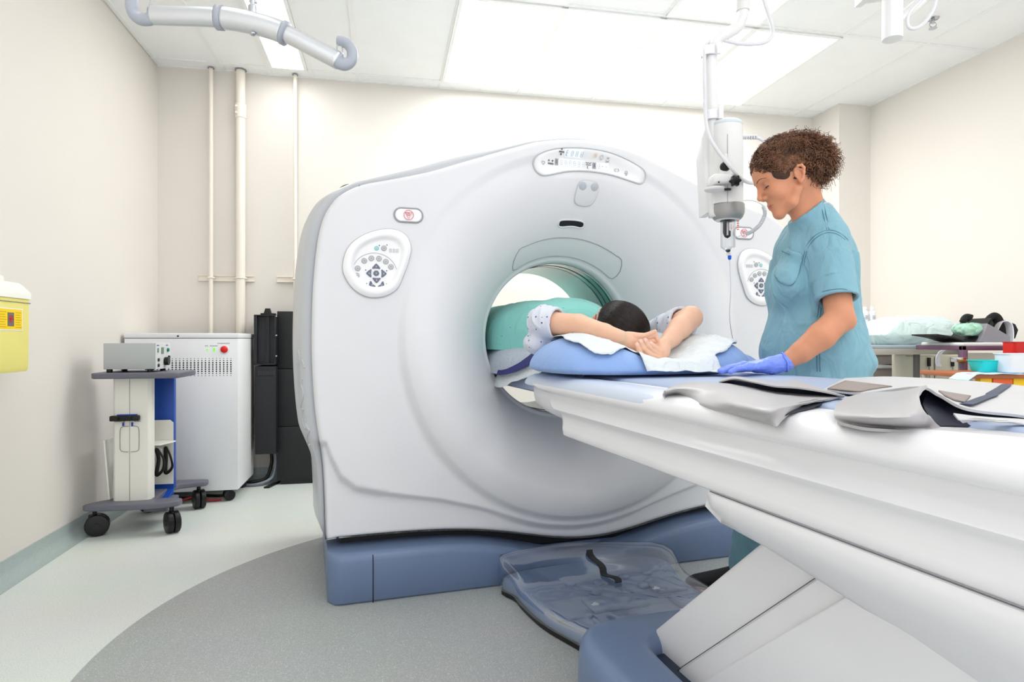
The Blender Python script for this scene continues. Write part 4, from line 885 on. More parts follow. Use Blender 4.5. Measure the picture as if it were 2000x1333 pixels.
part('frame', J(box_px(1672, 682, 1885, 693, YS, .02), box_px(1672, 682, 1885, 693, YS+.55, .02), box_px(1872, 682, 1885, 693, YS, .57), box_px(1672, 682, 1680, 693, YS, .57)), M_rframe, st, auto=40)
zt_ = at(0, 682, YS).z
part('pad', box(at(1674, 0, YS).x, at(1880, 0, YS).x, YS+.01, YS+.56, zt_-.005, zt_+.022, .01, 3), mat('pad_grey_blue', (.60, .65, .68), .6), st)
for x, dy in ((1790, .03), (1880, .53), (1680, .53), (1878, .05)):
    part('leg', cyl(at(x, 690, YS+dy)*1, Vector((at(x, 690, YS+dy).x, YS+dy, 0)), .018), M_rframe if x != 1790 else mat('post_dark', (.36, .35, .34), .4), st)
def pillow(name, c, rx, ry, rz, yaw, label, m, fn=None, corner=.55, seed=0, wr=.010, cat='pillow'):
    V = []; n, mm = 72, 40
    rings = []
    for i in range(mm+1):
        ph = PI*i/mm; row = []
        for j in range(n):
            th = 2*PI*j/n; cx, cy = math.cos(th), math.sin(th)
            q = (abs(cx)**(2/corner*1.0)+abs(cy)**(2/corner))**(-corner/2)
            s = max(math.sin(ph), .001)**.45
            x, y = cx*q*s, cy*q*s; z = -math.cos(ph)
            r = max(abs(x), abs(y)); z *= (1-min(1, r)**4)**.5*(1 if r < 1 else 0)
            p = Vector((x*3+seed, y*3, z)); z += (noise.noise(p*1.3)*.25+noise.noise(p*3.1)*.10)*(1-r)*(1 if z > 0 else .2)
            kx = noise.noise(Vector((x*4, y*4, seed)))*wr*.6
            row.append(Vector((x*rx+kx, y*ry+kx, z*rz)))
        rings.append(row)
    V, F = loft(rings, True, True); rot = Matrix.Rotation(yaw, 4, 'Z')
    V = [Vector(c)+rot@v for v in V]
    o = part(name, (V, F), m, None, loc=c)
    tag(o, label, cat); return o
def cloth_mat(name, rgb, rough=.85, wscale=14, strength=.5, dist=.012, fine=.15, pat=None):
    m = mat(name, rgb, rough); nt = m.node_tree; b = nt.nodes['Principled BSDF']; tc = nt.nodes.new('ShaderNodeTexCoord')
    mp = nt.nodes.new('ShaderNodeMapping'); mp.inputs['Scale'].default_value = (1, 1.6, .7); mp.inputs['Rotation'].default_value = (.4, .3, .7)
    n = nt.nodes.new('ShaderNodeTexNoise'); n.inputs['Scale'].default_value = wscale; n.inputs['Detail'].default_value = 2.5; n.inputs['Distortion'].default_value = 1.2
    n2 = nt.nodes.new('ShaderNodeTexNoise'); n2.inputs['Scale'].default_value = 500
    ad = nt.nodes.new('ShaderNodeMath'); ad.operation = 'MULTIPLY_ADD'; ad.inputs[1].default_value = fine*.1
    bn = nt.nodes.new('ShaderNodeBump'); bn.inputs['Strength'].default_value = strength; bn.inputs['Distance'].default_value = dist
    nt.links.new(tc.outputs['Object'], mp.inputs['Vector']); nt.links.new(mp.outputs[0], n.inputs['Vector']); nt.links.new(tc.outputs['Object'], n2.inputs['Vector'])
    nt.links.new(n2.outputs['Fac'], ad.inputs[0]); nt.links.new(n.outputs['Fac'], ad.inputs[2]); nt.links.new(ad.outputs[0], bn.inputs['Height']); nt.links.new(bn.outputs['Normal'], b.inputs['Normal'])
    b.inputs['Sheen Weight'].default_value = .15
    return m
M_pil = cloth_mat('pillow_mint', (.80, .875, .865), .8, 9, .8, .03)
pc_ = at(1778, 657, YS+.27)
pillow('pillow', Vector((pc_.x, YS+.27, zt_+.022+.062)), .29, .20, .115, .1, 'pale mint pillow with creases lying on the stretcher', M_pil, seed=2, corner=.45)
# blue cloth and two bottles, on a shelf against the right wall
sh_ = thing('side_bench', Vector((at(1700, 0, 4.75).x, 4.75, 0)), 'low beige wall bench behind the stretcher carrying two white bottles', 'bench')
bz_ = at(0, 638, 4.55).z
bl = R(4.98, -.55, 0)
def RB(x, y, z): return R(x, y, z)
part('bench_top', box(4.80, XR-.01, -.98, -.34, bz_-.03, bz_, .004, 2, fn=R), M_beige, sh_, auto=40)
for x in (4.83, XR-.05):
    for y in (-.95, -.38): part('leg', box(x-.015, x+.015, y-.015, y+.015, 0, bz_-.03, .002, 1, fn=R), M_beige, sh_, smooth=False)
M_bot = mat('bottle_white', (.95, .955, .97), .3)
for k, (px, lab) in enumerate(((1689, 'white plastic squeeze bottle on the wall bench, nearer the nurse'), (1703.5, 'white plastic squeeze bottle on the wall bench, farther from the nurse'))):
    Y = 4.45; c = at(px, 0, Y); c.z = bz_
    # keep it on the bench
    b_ = thing('bottle', c, lab, 'bottle', 'white bottles on the wall bench')
    part('bottle_body', lathe([(0, 0), (.021, 0), (.023, .004), (.023, .092), (.019, .104), (.010, .110), (.010, .114), (0, .114)], c, n=28), M_bot, b_, auto=40)
    part('cap', lathe([(0, .113), (.0125, .113), (.0125, .132), (.011, .136), (0, .136)], c, n=24), M_bot, b_, auto=40)
    part('printed_label', J(*[box(c.x-.012, c.x+.010, Y-.0245, Y-.0235, bz_+.05+i*.010, bz_+.053+i*.010) for i in range(3)]), mat('caption_dark', (.45, .47, .52), .6), b_, smooth=False)
M_bcl = cloth_mat('cloth_blue', (.50, .70, .92), .8, 20, .6, .01)
pillow('folded_cloth', Vector((at(1708, 0, 4.2).x, 4.2, zt_+.075)), .10, .07, .06, .2, 'crumpled light blue cloth behind the mint pillow', M_bcl, seed=9, wr=.02, cat='cloth')
# drawer tower and cupboards under/behind the stretcher
dt = thing('drawer_tower', at(1730, 715, 4.55), 'translucent plastic drawer tower under the stretcher, behind the nurse', 'drawer unit')
M_trans = mat('plastic_frost', (.80, .81, .83), .4); M_drw = mat('drawer_grey', (.62, .58, .57), .4)
part('case', J(box_px(1700, 685, 1707, 1000, 4.5, .22), box_px(1756, 685, 1764, 1000, 4.5, .22), box_px(1700, 683, 1764, 688, 4.5, .22)), M_trans, dt, auto=40)
for i in range(8):
    y = 690+i*26
    d_ = part('drawer', box_px(1707, y+3, 1756, y+22, 4.505, .2, .004), M_drw, dt, auto=40)
    part('drawer_lip', box_px(1706, y-2, 1757, y+4, 4.49, .03, .003), M_trans, d_, auto=40)
cp = thing('cupboard', at(1830, 800, 4.35), 'cream two-door cupboard with black handles, under the stretcher', 'cupboard')
part('carcass', box_px(1768, 694, 1884, 1040, 4.20, .15, .003), M_crm, cp, auto=40)
for x0, x1, hx_ in ((1768, 1824, 1816), (1827, 1883, 1862)):
    d_ = part('door', box_px(x0, 697, x1, 1030, 4.185, .014, .002), M_crm, cp, auto=40)
    part('handle', box_px(hx_-2.5, 699, hx_+2.5, 716, 4.17, .016, .002), M_black, d_, auto=40)
    part('lock_rod', box_px(hx_-.8, 716, hx_+.8, 1000, 4.18, .006, .001), M_rframe, d_, auto=40)
# plum frame of the second stretcher at the frame edge
pf = thing('transport_cot', at(1960, 700, 3.35), 'transport cot with plum-coloured tube frame at the right edge', 'cot')
YP = 3.35
part('frame', J(box_px(1880, 676, 2120, 685, YP, .025), box_px(1879, 676, 1888, 740, YP, .025), box_px(1880, 676, 2120, 685, YP+.36, .025), box_px(1879, 676, 1888, 685, YP, .385)), M_plum, pf, auto=40)
part('clamp', box_px(1869, 698, 1889, 708, YP-.02, .05, .004), M_chrome, pf, auto=40)
part('lower_panel', box_px(1890, 690, 2120, 760, YP+.30, .02), M_beige, pf, auto=40)
for x in (1884, 2100):
    for dy in (.0, .36): part('leg', cyl(at(x, 684, YP+dy), Vector((at(x, 684, YP+dy).x, YP+dy, 0)), .014), M_plum, pf)
zp = at(0, 676, YP).z
part('mattress', box(at(1884, 0, YP).x, at(2120, 0, YP).x, YP+.01, YP+.36, zp-.004, zp+.018, .008, 2), mat('cot_pale', (.86, .87, .86), .6), pf)
# hanging white strap
tag(part('strap', loft([[Vector((at(x, y, 3.72).x+s*.013, 3.72+(.006 if e else 0), at(x, y, 3.72).z)) for s, e in ((-1, 0), (1, 0), (1, 1), (-1, 1))] for x, y in ((1860, 679), (1848, 682), (1838, 688), (1833, 698), (1832, 708), (1835, 716))], True, True), mat('strap_pale', (.93, .94, .97), .6), auto=60), 'white webbing strap dangling over the edge of the stretcher', 'strap')
# immobiliser: grey foam pad, black straps
M_felt = mat('foam_grey', (.55, .54, .57), .8, bump=.2, bscale=300); M_blk = mat('webbing_black', (.07, .07, .08), .7, bump=.2, bscale=400)
im = thing('head_immobiliser', at(1940, 650, 3.5), 'grey and black padded restraint with white straps heaped on the cot', 'restraint')
def sheet(pts, Y0, dY, th, n=10):
    """a bent pad: pixel polyline swept back dY, thickness th"""
    P = cr([at(x, y, Y0) for x, y in pts], 6); rings = []
    for i, p in enumerate(P):
        T = (P[min(i+1, len(P)-1)]-P[max(i-1, 0)]).normalized(); nn = Vector((0, 1, 0)).cross(T).normalized()*th/2
        rings.append([p-nn, p+nn, p+nn+Vector((0, dY, 0)), p-nn+Vector((0, dY, 0))])
    return loft(rings, True, True)
part('black_board', sheet(((1830, 654), (1860, 659), (1895, 668), (1915, 655), (1930, 632), (1938, 622)), 3.45, .22, .007), M_blk, im, auto=60)
part('grey_pad', prism_y(((1915, 668), (1930, 632), (1945, 640), (1975, 658), (1972, 678), (1940, 675)), 3.42, 3.60, .008), M_felt, im, auto=40)
part('black_roll', J(*[tube([at(x, y, 3.5) for x, y in pp], .016, 10, 6, flat=1.6) for pp in (((1920, 650), (1930, 625), (1942, 618), (1950, 630), (1944, 645)), ((1880, 630), (1885, 621), (1895, 622)))]), M_blk, im)
part('black_block', prism_y(((1950, 645), (1955, 624), (1968, 626), (1985, 633), (1991, 645), (1985, 662), (1962, 655)), 3.50, 3.66, .012), M_blk, im, auto=40)
part('white_strap', sheet(((1948, 648), (1958, 630), (1968, 628)), 3.46, .06, .004), mat('strap_grey', (.80, .79, .79), .6), im, auto=60)
part('white_strap', sheet(((1968, 627), (1977, 634), (1980, 655), (1976, 675), (1960, 672)), 3.44, .05, .004), mat('strap_pale', (.93, .94, .97), .6), im, auto=60)
part('black_stand', prism_y(((1868, 680), (1875, 664), (1890, 664), (1888, 680), (1880, 684)), 3.47, 3.56, .004), M_blk, im, auto=40)
M_gcl = cloth_mat('cloth_green', (.66, .84, .75), .8, 22, .8, .014)
pillow('folded_cloth', at(1892, 644, 3.50), .075, .06, .036, .0, 'crumpled pale green cloth lying in the black restraint', M_gcl, seed=5, wr=.02, cat='cloth')
# orange tray trolley at the edge
YT = 2.95
tt_ = thing('tray_trolley', at(1960, 738, YT), 'small trolley with an orange-brown top and yellow bins at the right edge', 'trolley')
zt2 = at(0, 731, YT).z
part('top', box(at(1898, 0, YT).x, at(2130, 0, YT).x, YT, YT+.38, zt2-.022, zt2, .006, 2), mat('tray_orange', (.66, .38, .22), .4), tt_, auto=40)
for i, (x0, x1, c) in enumerate(((1915, 1938, (.98, .80, .10)), (1940, 1978, (.93, .42, .20)), (1980, 2010, (.98, .80, .10)), (2012, 2050, (.93, .42, .20)))):
    part('bin', box_px(x0, 738, x1, 760, YT+.03, .2, .004), mat('bin_%d' % (i % 2), c, .4), tt_, auto=40)
for x in (1905, 2120):
    for dy in (.02, .36): part('leg', cyl(Vector((at(x, 0, YT).x, YT+dy, zt2-.02)), Vector((at(x, 0, YT).x, YT+dy, 0)), .012), M_rframe, tt_)
M_teal = mat('tray_teal', (.10, .80, .78), .35)
def tray_(px0, px1, top, bot, Y, dep, m, name, label, cat, th=.003, taper=.8, ribs=False, z0=None):
    a, b = at(px0, top, Y), at(px1, top, Y); z1 = a.z; zb = zt2+.006 if z0 is None else z0; cx = (a.x+b.x)/2; hw = (b.x-a.x)/2; cy = Y+dep/2; hd = dep/2
    def ring(k, z, g=0): return [Vector((cx+(hw*k-g)*math.copysign(abs(math.cos(t))**.35, math.cos(t)), cy+(hd*k-g)*math.copysign(abs(math.sin(t))**.35, math.sin(t))+0, z)) for t in [2*PI*(i+.5)/48 for i in range(48)]]
    rs = [ring(taper*.96, zb), ring(taper, zb+.003), ring(.97, z1-.004), ring(1.03, z1-.003), ring(1.03, z1), ring(.97, z1, th*.5), ring(taper, zb+.006, th), ring(.01, zb+.006)]
    o = part(name, loft(rs, True, True), m, None, auto=50, loc=(cx, cy, zb)); tag(o, label, cat); return o
tray_(1919, 1976, 704.5, 721, YT+.05, .12, M_teal, 'kidney_tray', 'shallow turquoise plastic tray on the trolley', 'tray')
tray_(1970, 2050, 691, 727, YT-.02+.0, .11, mat('tub_white', (.93, .93, .95), .4), 'plastic_tub', 'white plastic tub at the right edge, under the red container', 'tub', taper=.9)
tray_(1983, 2040, 668, 690, YT+.06+.14, .10, mat('tub_red', (.80, .12, .10), .4), 'red_container', 'red container with a white lid at the right edge', 'container', taper=.95)
tray_(1925, 2000, 706, 728, YT+.22, .10, mat('bin_0', (.98, .80, .10), .4), 'plastic_bowl', 'yellow bowl standing behind the turquoise tray', 'bowl')
rows = []
for i in range(14):
    x = 1882+(1990-1882)*i/13; row = []
    for j in range(8):
        Y = YT-.03+.13*j/7; e = 1-sstep(1880, 1912, x)
        row.append(Vector((at(x, 0, YT).x, Y, zt2+.004-.032*e*e+.002*math.sin(i*.9+j))))
    rows.append(row+[p-Vector((0, 0, .003)) for p in row[::-1]])
tag(part('absorbent_pad', loft(rows, True, True), mat('pad_paleblue', (.76, .88, .97), .7), auto=60), 'pale blue absorbent pad hanging over the edge of the orange trolley', 'pad')
# ---------------------------------------------------------------- soft things on the table
from mathutils.bvhtree import BVHTree
def PZ(px, py, z): 
    Y = (CAMZ-z)*FPX/(py-HY); return at(px, py, Y)
def grid_surf(rows, ku=8, kv=6, th=.004, wr=0, seed=0, sides=True):
    """rows: lists of 3-D points -> smooth sheet with thickness"""
    R1 = [cr(r, ku) for r in rows]; n = len(R1[0])
    cols = [cr([R1[i][j] for i in range(len(R1))], kv) for j in range(n)]
    m = len(cols[0]); P = [[cols[j][i] for j in range(n)] for i in range(m)]
    if wr:
        for i in range(m):
            for j in range(n):
                p = P[i][j]; P[i][j] = p+Vector((0, 0, wr*noise.noise(p*13+Vector((seed, 0, 0)))+wr*.5*noise.noise(p*31)))
    def nrm(i, j):
        a = P[min(i+1, m-1)][j]-P[max(i-1, 0)][j]; b = P[i][min(j+1, n-1)]-P[i][max(j-1, 0)]
        v = a.cross(b); return v.normalized() if v.length > 1e-12 else Vector((0, 0, 1))
    V = [p for r in P for p in r]+[P[i][j]-nrm(i, j)*th for i in range(m) for j in range(n)]
    F = []; o = m*n
    for i in range(m-1):
        for j in range(n-1):
            a = i*n+j; F += [(a, a+1, a+n+1, a+n), (o+a, o+a+n, o+a+n+1, o+a+1)]
    for i in range(m-1):
        F += [(i*n, (i+1)*n, o+(i+1)*n, o+i*n), (i*n+n-1, o+i*n+n-1, o+(i+1)*n+n-1, (i+1)*n+n-1)]
    for j in range(n-1): F += [(j, o+j, o+j+1, j+1), ((m-1)*n+j, (m-1)*n+j+1, o+(m-1)*n+j+1, o+(m-1)*n+j)]
    return V, F
M_apron = mat('apron_vinyl', (.69, .68, .685), .42, bump=.15, bscale=60, coat=.05); M_line = mat('apron_lining', (.15, .16, .22), .6, bump=.1); M_hook = mat('apron_fastener', (.60, .555, .535), .9, bump=.5, bscale=500)
M_navyp = mat('apron_navy', (.17, .22, .34), .5); M_apal = mat('apron_light', (.765, .765, .775), .45)
ap1 = thing('lead_apron', G(-.2, -1.25, .885), 'grey vinyl lead apron crumpled across the table just before the nurse, dark lining showing', 'apron')
r_ = lambda *a: [PZ(*p) for p in a]
part('panel', grid_surf([
 r_((1316, 754, .884), (1347, 747, .886), (1410, 748, .888), (1465, 757, .889), (1513, 766, .889), (1580, 771, .889), (1648, 774, .889)),
 r_((1306, 758, .889), (1335, 755, .894), (1395, 758, .893), (1455, 768, .892), (1510, 778, .892), (1560, 779, .890), (1630, 776, .889)),
 r_((1299, 765, .884), (1330, 765, .884), (1385, 776, .880), (1440, 789, .884), (1500, 797, .888), (1540, 792, .889), (1600, 782, .888)),
 r_((1297, 772, .874), (1325, 775, .868), (1370, 789, .868), (1435, 803, .870), (1490, 812, .876), (1526, 806, .880), (1570, 790, .884)),
 r_((1301, 779, .866), (1330, 779, .862), (1362, 795, .858), (1420, 808, .858), (1474, 820, .860), (1513, 834, .858), (1524, 826, .862))], 6, 6, .004, .0015, 2), M_apron, ap1, auto=60)
part('lining', grid_surf([
 r_((1524, 806, .877), (1545, 797, .880), (1580, 790, .881), (1618, 778, .884)),
 r_((1516, 822, .866), (1540, 808, .876), (1580, 798, .878), (1610, 786, .882))], 6, 5, .002), M_line, ap1, auto=60)
part('flap', grid_surf([
 r_((1408, 742, .890), (1432, 735.5, .901), (1474, 740, .903), (1520, 744, .902), (1553, 743, .906), (1582, 752, .900), (1626, 766, .895), (1650, 773, .891)),
 r_((1406, 744, .890), (1432, 738, .904), (1474, 744, .906), (1516, 750, .905), (1555, 750, .908), (1590, 758, .902), (1628, 768, .896), (1650, 774, .8905)),
 r_((1404, 746, .890), (1434, 740, .903), (1474, 746.5, .906), (1513, 754, .906), (1558, 757, .907), (1600, 763, .902), (1630, 769, .896), (1650, 774.5, .890))], 6, 5, .003), M_apron, ap1, auto=60)
part('lining', grid_surf([  # dark inner layer, also laid there to blacken the shaded gap
 r_((1408, 745, .8885), (1434, 741, .893), (1474, 748, .8935), (1520, 757, .894), (1558, 760, .894), (1600, 766, .8925), (1646, 773.5, .8895)),
 r_((1406, 747, .888), (1434, 749, .8885), (1474, 758, .8895), (1515, 765, .890), (1558, 769, .890), (1600, 772, .890), (1648, 774.5, .889))], 6, 5, .0015), M_line, ap1, auto=60)
ap2 = thing('lead_apron', G(.0, -1.6, .885), 'larger light grey lead apron folded over at the near end, brown fastener patches', 'apron')
sheet2 = grid_surf([
 r_((1651, 739, .904), (1720, 736, .904), (1790, 738, .904), (1850, 741, .904), (1920, 746, .904), (1990, 753, .904), (2080, 765, .904)),
 r_((1628, 750, .8975), (1705, 752, .899), (1800, 750, .904), (1845, 757, .905), (1900, 770, .902), (1990, 780, .898), (2080, 793, .895)),
 r_((1607, 761, .894), (1680, 768, .895), (1775, 757.5, .920), (1807, 753.5, .928), (1845, 777, .913), (1900, 801, .899), (1995, 812, .890), (2080, 825, .886))[:7] if False else r_((1607, 761, .894), (1680, 768, .895), (1790, 755.5, .926), (1835, 771, .915), (1890, 798, .900), (1990, 811, .890), (2080, 825, .886))], 8, 8, .004, .0008, 5)
part('panel', sheet2, M_apron if False else M_apal, ap2, auto=60)
part('folded_panel', grid_surf([
 r_((1655, 775.5, .892), (1690, 767, .899), (1740, 761, .910), (1788, 756, .924), (1809, 753, .930)),
 r_((1640, 785, .893), (1690, 777, .901), (1740, 771, .911), (1780, 766, .921), (1797, 763, .925)),
 r_((1630, 799, .889), (1690, 793, .899), (1740, 788, .906), (1780, 785, .912), (1796, 779, .915)),
 r_((1629, 812, .882), (1690, 816, .890), (1750, 816, .896), (1790, 812, .898), (1803, 800, .903)),
 r_((1634, 821, .876), (1690, 832, .874), (1758, 836, .874), (1803, 836, .874), (1820, 820, .888)),
 r_((1637, 824, .8755), (1690, 836, .8735), (1758, 840, .8735), (1805, 840, .8735), (1838, 835, .874))], 8, 6, .0045, .001, 8), M_apron, ap2, auto=60)
part('lining', grid_surf([
 r_((1812, 766, .915), (1840, 782, .904), (1890, 803, .894), (1995, 818, .885), (2080, 830, .881)),
 r_((1803, 790, .900), (1840, 800, .893), (1895, 815, .886), (1995, 824, .881), (2080, 836, .878)),
 r_((1815, 815, .884), (1850, 822, .880), (1900, 826, .879), (1995, 830, .878), (2080, 842, .875)),
 r_((1838, 833, .8745), (1860, 833, .8745), (1910, 834, .8745), (1995, 838, .8745), (2080, 848, .873))], 6, 5, .003, .004, 3), M_line, ap2, auto=60)
part('inner_fold', grid_surf([
 r_((1862, 806, .8955), (1900, 812, .893), (1950, 818, .890), (2010, 822, .887), (2080, 832, .883)),
 r_((1872, 818, .889), (1905, 820, .889), (1950, 826, .887), (2010, 829, .884), (2080, 840, .880)),
 r_((1880, 826, .883), (1912, 822, .8865), (1955, 829, .884), (2010, 834, .881), (2080, 846, .877))], 6, 5, .003, .003, 4), M_apal, ap2, auto=60)
part('loose_flap', grid_surf([
 r_((1810, 836, .8745), (1880, 838, .875), (1950, 842, .8755), (2080, 856, .874)),
 r_((1800, 842, .8735), (1880, 848, .873), (1950, 852, .873), (2080, 868, .872))], 6, 4, .002, .001, 6), M_apal, ap2, auto=60)
bv2 = BVHTree.FromPolygons([tuple(v) for v in sheet2[0]], [tuple(f) for f in sheet2[1]])
def cast(bv, px, py, off=.001):
    o = Vector((0, 0, CAMZ)); d = (at(px, py, 1.0)-o).normalized(); h = bv.ray_cast(o, d)
    return None if h[0] is None else h[0]+(h[1] if h[1].dot(d) < 0 else -h[1])*off
def drape(poly, bv, off, name, m, parent=None, k=6, th=.002, sub=4, wr=0, loc=None):
    """cloth piece lying on a surface: outline given where it is seen, filled by casting on to the surface below it"""
    P = [(p.x, p.y) for p in cr([(a, b, 0) for a, b in poly], sub, True)] if sub > 1 else poly
    cx, cy = sum(p[0] for p in P)/len(P), sum(p[1] for p in P)/len(P)
    rows = []; last_ok = cast(bv, cx, cy, off)
    c0 = last_ok; prev = [c0]*len(P)
    for j in range(1, k+1):
        s = j/k; row = []
        for i, (a, b) in enumerate(P):
            q = cast(bv, cx+(a-cx)*s, cy+(b-cy)*s, off)
            if q is None or (prev[i] is not None and (q-prev[i]).length > .05): q = prev[i]
            if wr: q = q+Vector((0, 0, 1))*wr*(noise.noise(q*25)+.6*noise.noise(q*60))
            row.append(q); prev[i] = q
        rows.append(row)
    n = len(P); V = [p for r in rows for p in r]; c = len(V); V.append(c0)
    F = [(c, i, (i+1) % n) for i in range(n)]+[(j*n+i, (j+1)*n+i, (j+1)*n+(i+1) % n, j*n+(i+1) % n) for j in range(k-1) for i in range(n)]
    me = mesh(V, F); o = link(name, me, m, parent, True, loc)
    md = o.modifiers.new('thick', 'SOLIDIFY'); md.thickness = th; md.offset = 0
    return o
drape([(1616, 761), (1635, 752), (1651, 745.5), (1700, 751), (1758, 756.5), (1720, 765), (1680, 767)], bv2, .0015, 'fastener_patch', M_hook, ap2, 5, .002, 1)
drape([(1832, 765), (1860, 770), (1896, 775.5), (1884, 788), (1862, 783), (1845, 775)], bv2, .0015, 'fastener_patch', M_hook, ap2, 5, .002, 1)
P = [cast(bv2, x, y, .002) for x, y in ((1884, 793), (1900, 788), (1920, 780), (1936, 774.5), (1938, 771), (1955, 761), (1966, 753), (1974, 748.5))]
P = [p for p in P if p]
if len(P) > 3: part('navy_strap', tube(P, .009, 8, 4, flat=.12, up=(0, 0, 1)), M_navyp, ap2)
# blue pillow
PC = (.0, -.455)
def pz(u, d, top=.132):
    a = (u-PC[0]+.01)/.375; b = (d-PC[1])/.275
    # ears: narrower mid sides
    r = (abs(a)**3.0+abs(b)**3.0)**(1/3)
    if r >= 1: return 0
    h = top*(1-r**3)**.55
    h *= 1-.82*math.exp(-((u+.02)/.16)**2-((d+.61)/.20)**2)
    h += .010*noise.noise(Vector((u*9, d*9, 2)))*(1-r)+.006*noise.noise(Vector((u*25, d*12, 5)))*(1-r)
    return h
TB = .892
M_pblue = cloth_mat('pillow_blue', (.545, .67, .875), .75, 16, .55, .012); M_paper = cloth_mat('paper_white', (.86, .885, .90), .8, 24, .8, .012)
V = []; F = []; n = 96; mm = 34
for j in range(mm+1):
    s = math.sin(PI/2*j/mm)
    for i in range(n):
        th = 2*PI*i/n; q = (abs(math.cos(th))**3+abs(math.sin(th))**3)**(-1/3)
        u = PC[0]-.01+.375*s*q*math.cos(th)*.9999; d = PC[1]+.275*s*q*math.sin(th)*.9999
        V.append(G(u, d, TB+.012+pz(u, d)-(.004 if j == mm else 0)))
for j in range(mm):
    for i in range(n): a = j*n+i; b = j*n+(i+1) % n; F.append((a, a+n, b+n, b))
k0 = len(V)
for i in range(n):
    p = V[mm*n+i]; V.append(Vector((p.x+(G(PC[0], PC[1], 0).x-p.x)*.06, p.y+(G(PC[0], PC[1], 0).y-p.y)*.06, TB-.001)))
for i in range(n): F.append((mm*n+i, k0+i, k0+(i+1) % n, mm*n+(i+1) % n))
F.append(tuple(range(k0, k0+n))[::-1])
pil = part('pillow', (V, F), M_pblue, None, auto=75, loc=G(PC[0], PC[1], TB)); tag(pil, 'blue pillow under the patient head and hands, half covered by white paper', 'pillow')
ORGP = ORG[pil.name]
bvp = BVHTree.FromPolygons([tuple(v) for v in V], [tuple(f) for f in F])
# right-hand tail of the blue case, hanging to the table
tail = grid_surf([[G(.30, -.38, .965), G(.345, -.46, .962), G(.35, -.55, .95), G(.30, -.66, .925)], [G(.36, -.40, .94), G(.40, -.47, .935), G(.40, -.56, .925), G(.34, -.68, .906)], [G(.385, -.42, .907), G(.44, -.49, .903), G(.43, -.58, .900), G(.36, -.70, .898)]], 8, 8, .003, .012, 7)
part('case_tail', tail, M_pblue, pil, auto=70)
# flat slab standing for the mattress surface, used only for casting the paper on to it
flat = [tuple(G(u, d, .894)) for u, d in ((-.6, .1), (.6, .1), (.6, -2.2), (-.6, -2.2))]
bvc = BVHTree.FromPolygons([tuple(v) for v in V]+flat, [tuple(f) for f in F]+[tuple(len(V)+i for i in range(4))])
def drape_ud(poly, off, name, wr, label, group, k=22):
    P = [(p.x, p.y) for p in cr([(a, b, 0) for a, b in poly], 5, True)]; cx, cy = sum(p[0] for p in P)/len(P), sum(p[1] for p in P)/len(P)
    def pt(u, d):
        w_ = 1-.04; z = pz(PC[0]-.01+(u-PC[0]+.01)*w_, PC[1]+(d-PC[1])*w_); q = Vector((u, d, z))
        r = ((abs((u+.01)/.375))**3+(abs((d-PC[1])/.275))**3)**(1/3)
        return G(u, d, TB+.003+(.011 if z > 0 else 0)+off+z+wr*(noise.noise(q*22)+.7*abs(noise.noise(q*48))))
    rows = [[pt(cx+(a-cx)*j/k, cy+(b-cy)*j/k) for a, b in P] for j in range(1, k+1)]; n = len(P)
    V = [p for r in rows for p in r]; c = len(V); V.append(pt(cx, cy))
    F = [(c, i, (i+1) % n) for i in range(n)]+[(j*n+i, (j+1)*n+i, (j+1)*n+(i+1) % n, j*n+(i+1) % n) for j in range(k-1) for i in range(n)]
    o = link(name, mesh(V, F), M_paper, None, True, G(cx, cy, .95)); md = o.modifiers.new('thick', 'SOLIDIFY'); md.thickness = .0015; md.offset = 0
    tag(o, label, 'paper sheet', group); return o
drape_ud([(-.28, -.30), (-.29, -.42), (-.315, -.54), (-.305, -.63), (-.285, -.680), (-.24, -.700), (-.19, -.68), (-.15, -.655), (-.10, -.665), (-.05, -.64), (-.03, -.55), (-.05, -.40), (-.10, -.28), (-.20, -.26)], .006, 'paper_cover', .006, 'white crinkled paper sheet over the left half of the blue pillow', 'paper covers on the pillow')
drape_ud([(-.13, -.655), (-.145, -.735), (-.10, -.765), (-.02, -.765), (.05, -.79), (.10, -.80), (.13, -.77), (.12, -.72), (.16, -.71), (.22, -.67), (.28, -.62), (.325, -.55), (.32, -.47), (.27, -.38), (.18, -.30), (.05, -.28), (-.04, -.35), (-.08, -.5)], .007, 'paper_cover', .007, 'white crinkled paper sheet over the right half of the blue pillow', 'paper covers on the pillow')
# pale paper along the left of the patient, down to the cradle edge
tag(part('bed_paper', grid_surf([[G(-.20, .30, .93), G(-.20, .10, .925), G(-.20, -.10, .925), G(-.21, -.24, .93)], [G(-.265, .30, .872), G(-.27, .10, .872), G(-.275, -.08, .880), G(-.27, -.22, .890)], [G(-.30, .30, .845), G(-.305, .12, .842), G(-.30, -.04, .846), G(-.285, -.17, .866)], [G(-.325, .30, .80), G(-.335, .14, .796), G(-.315, .0, .832), G(-.29, -.14, .862)]], 8, 6, .0015, .006, 11), M_paper, auto=70), 'white paper sheet peeping out under the patient gown at the bore rim', 'paper sheet')
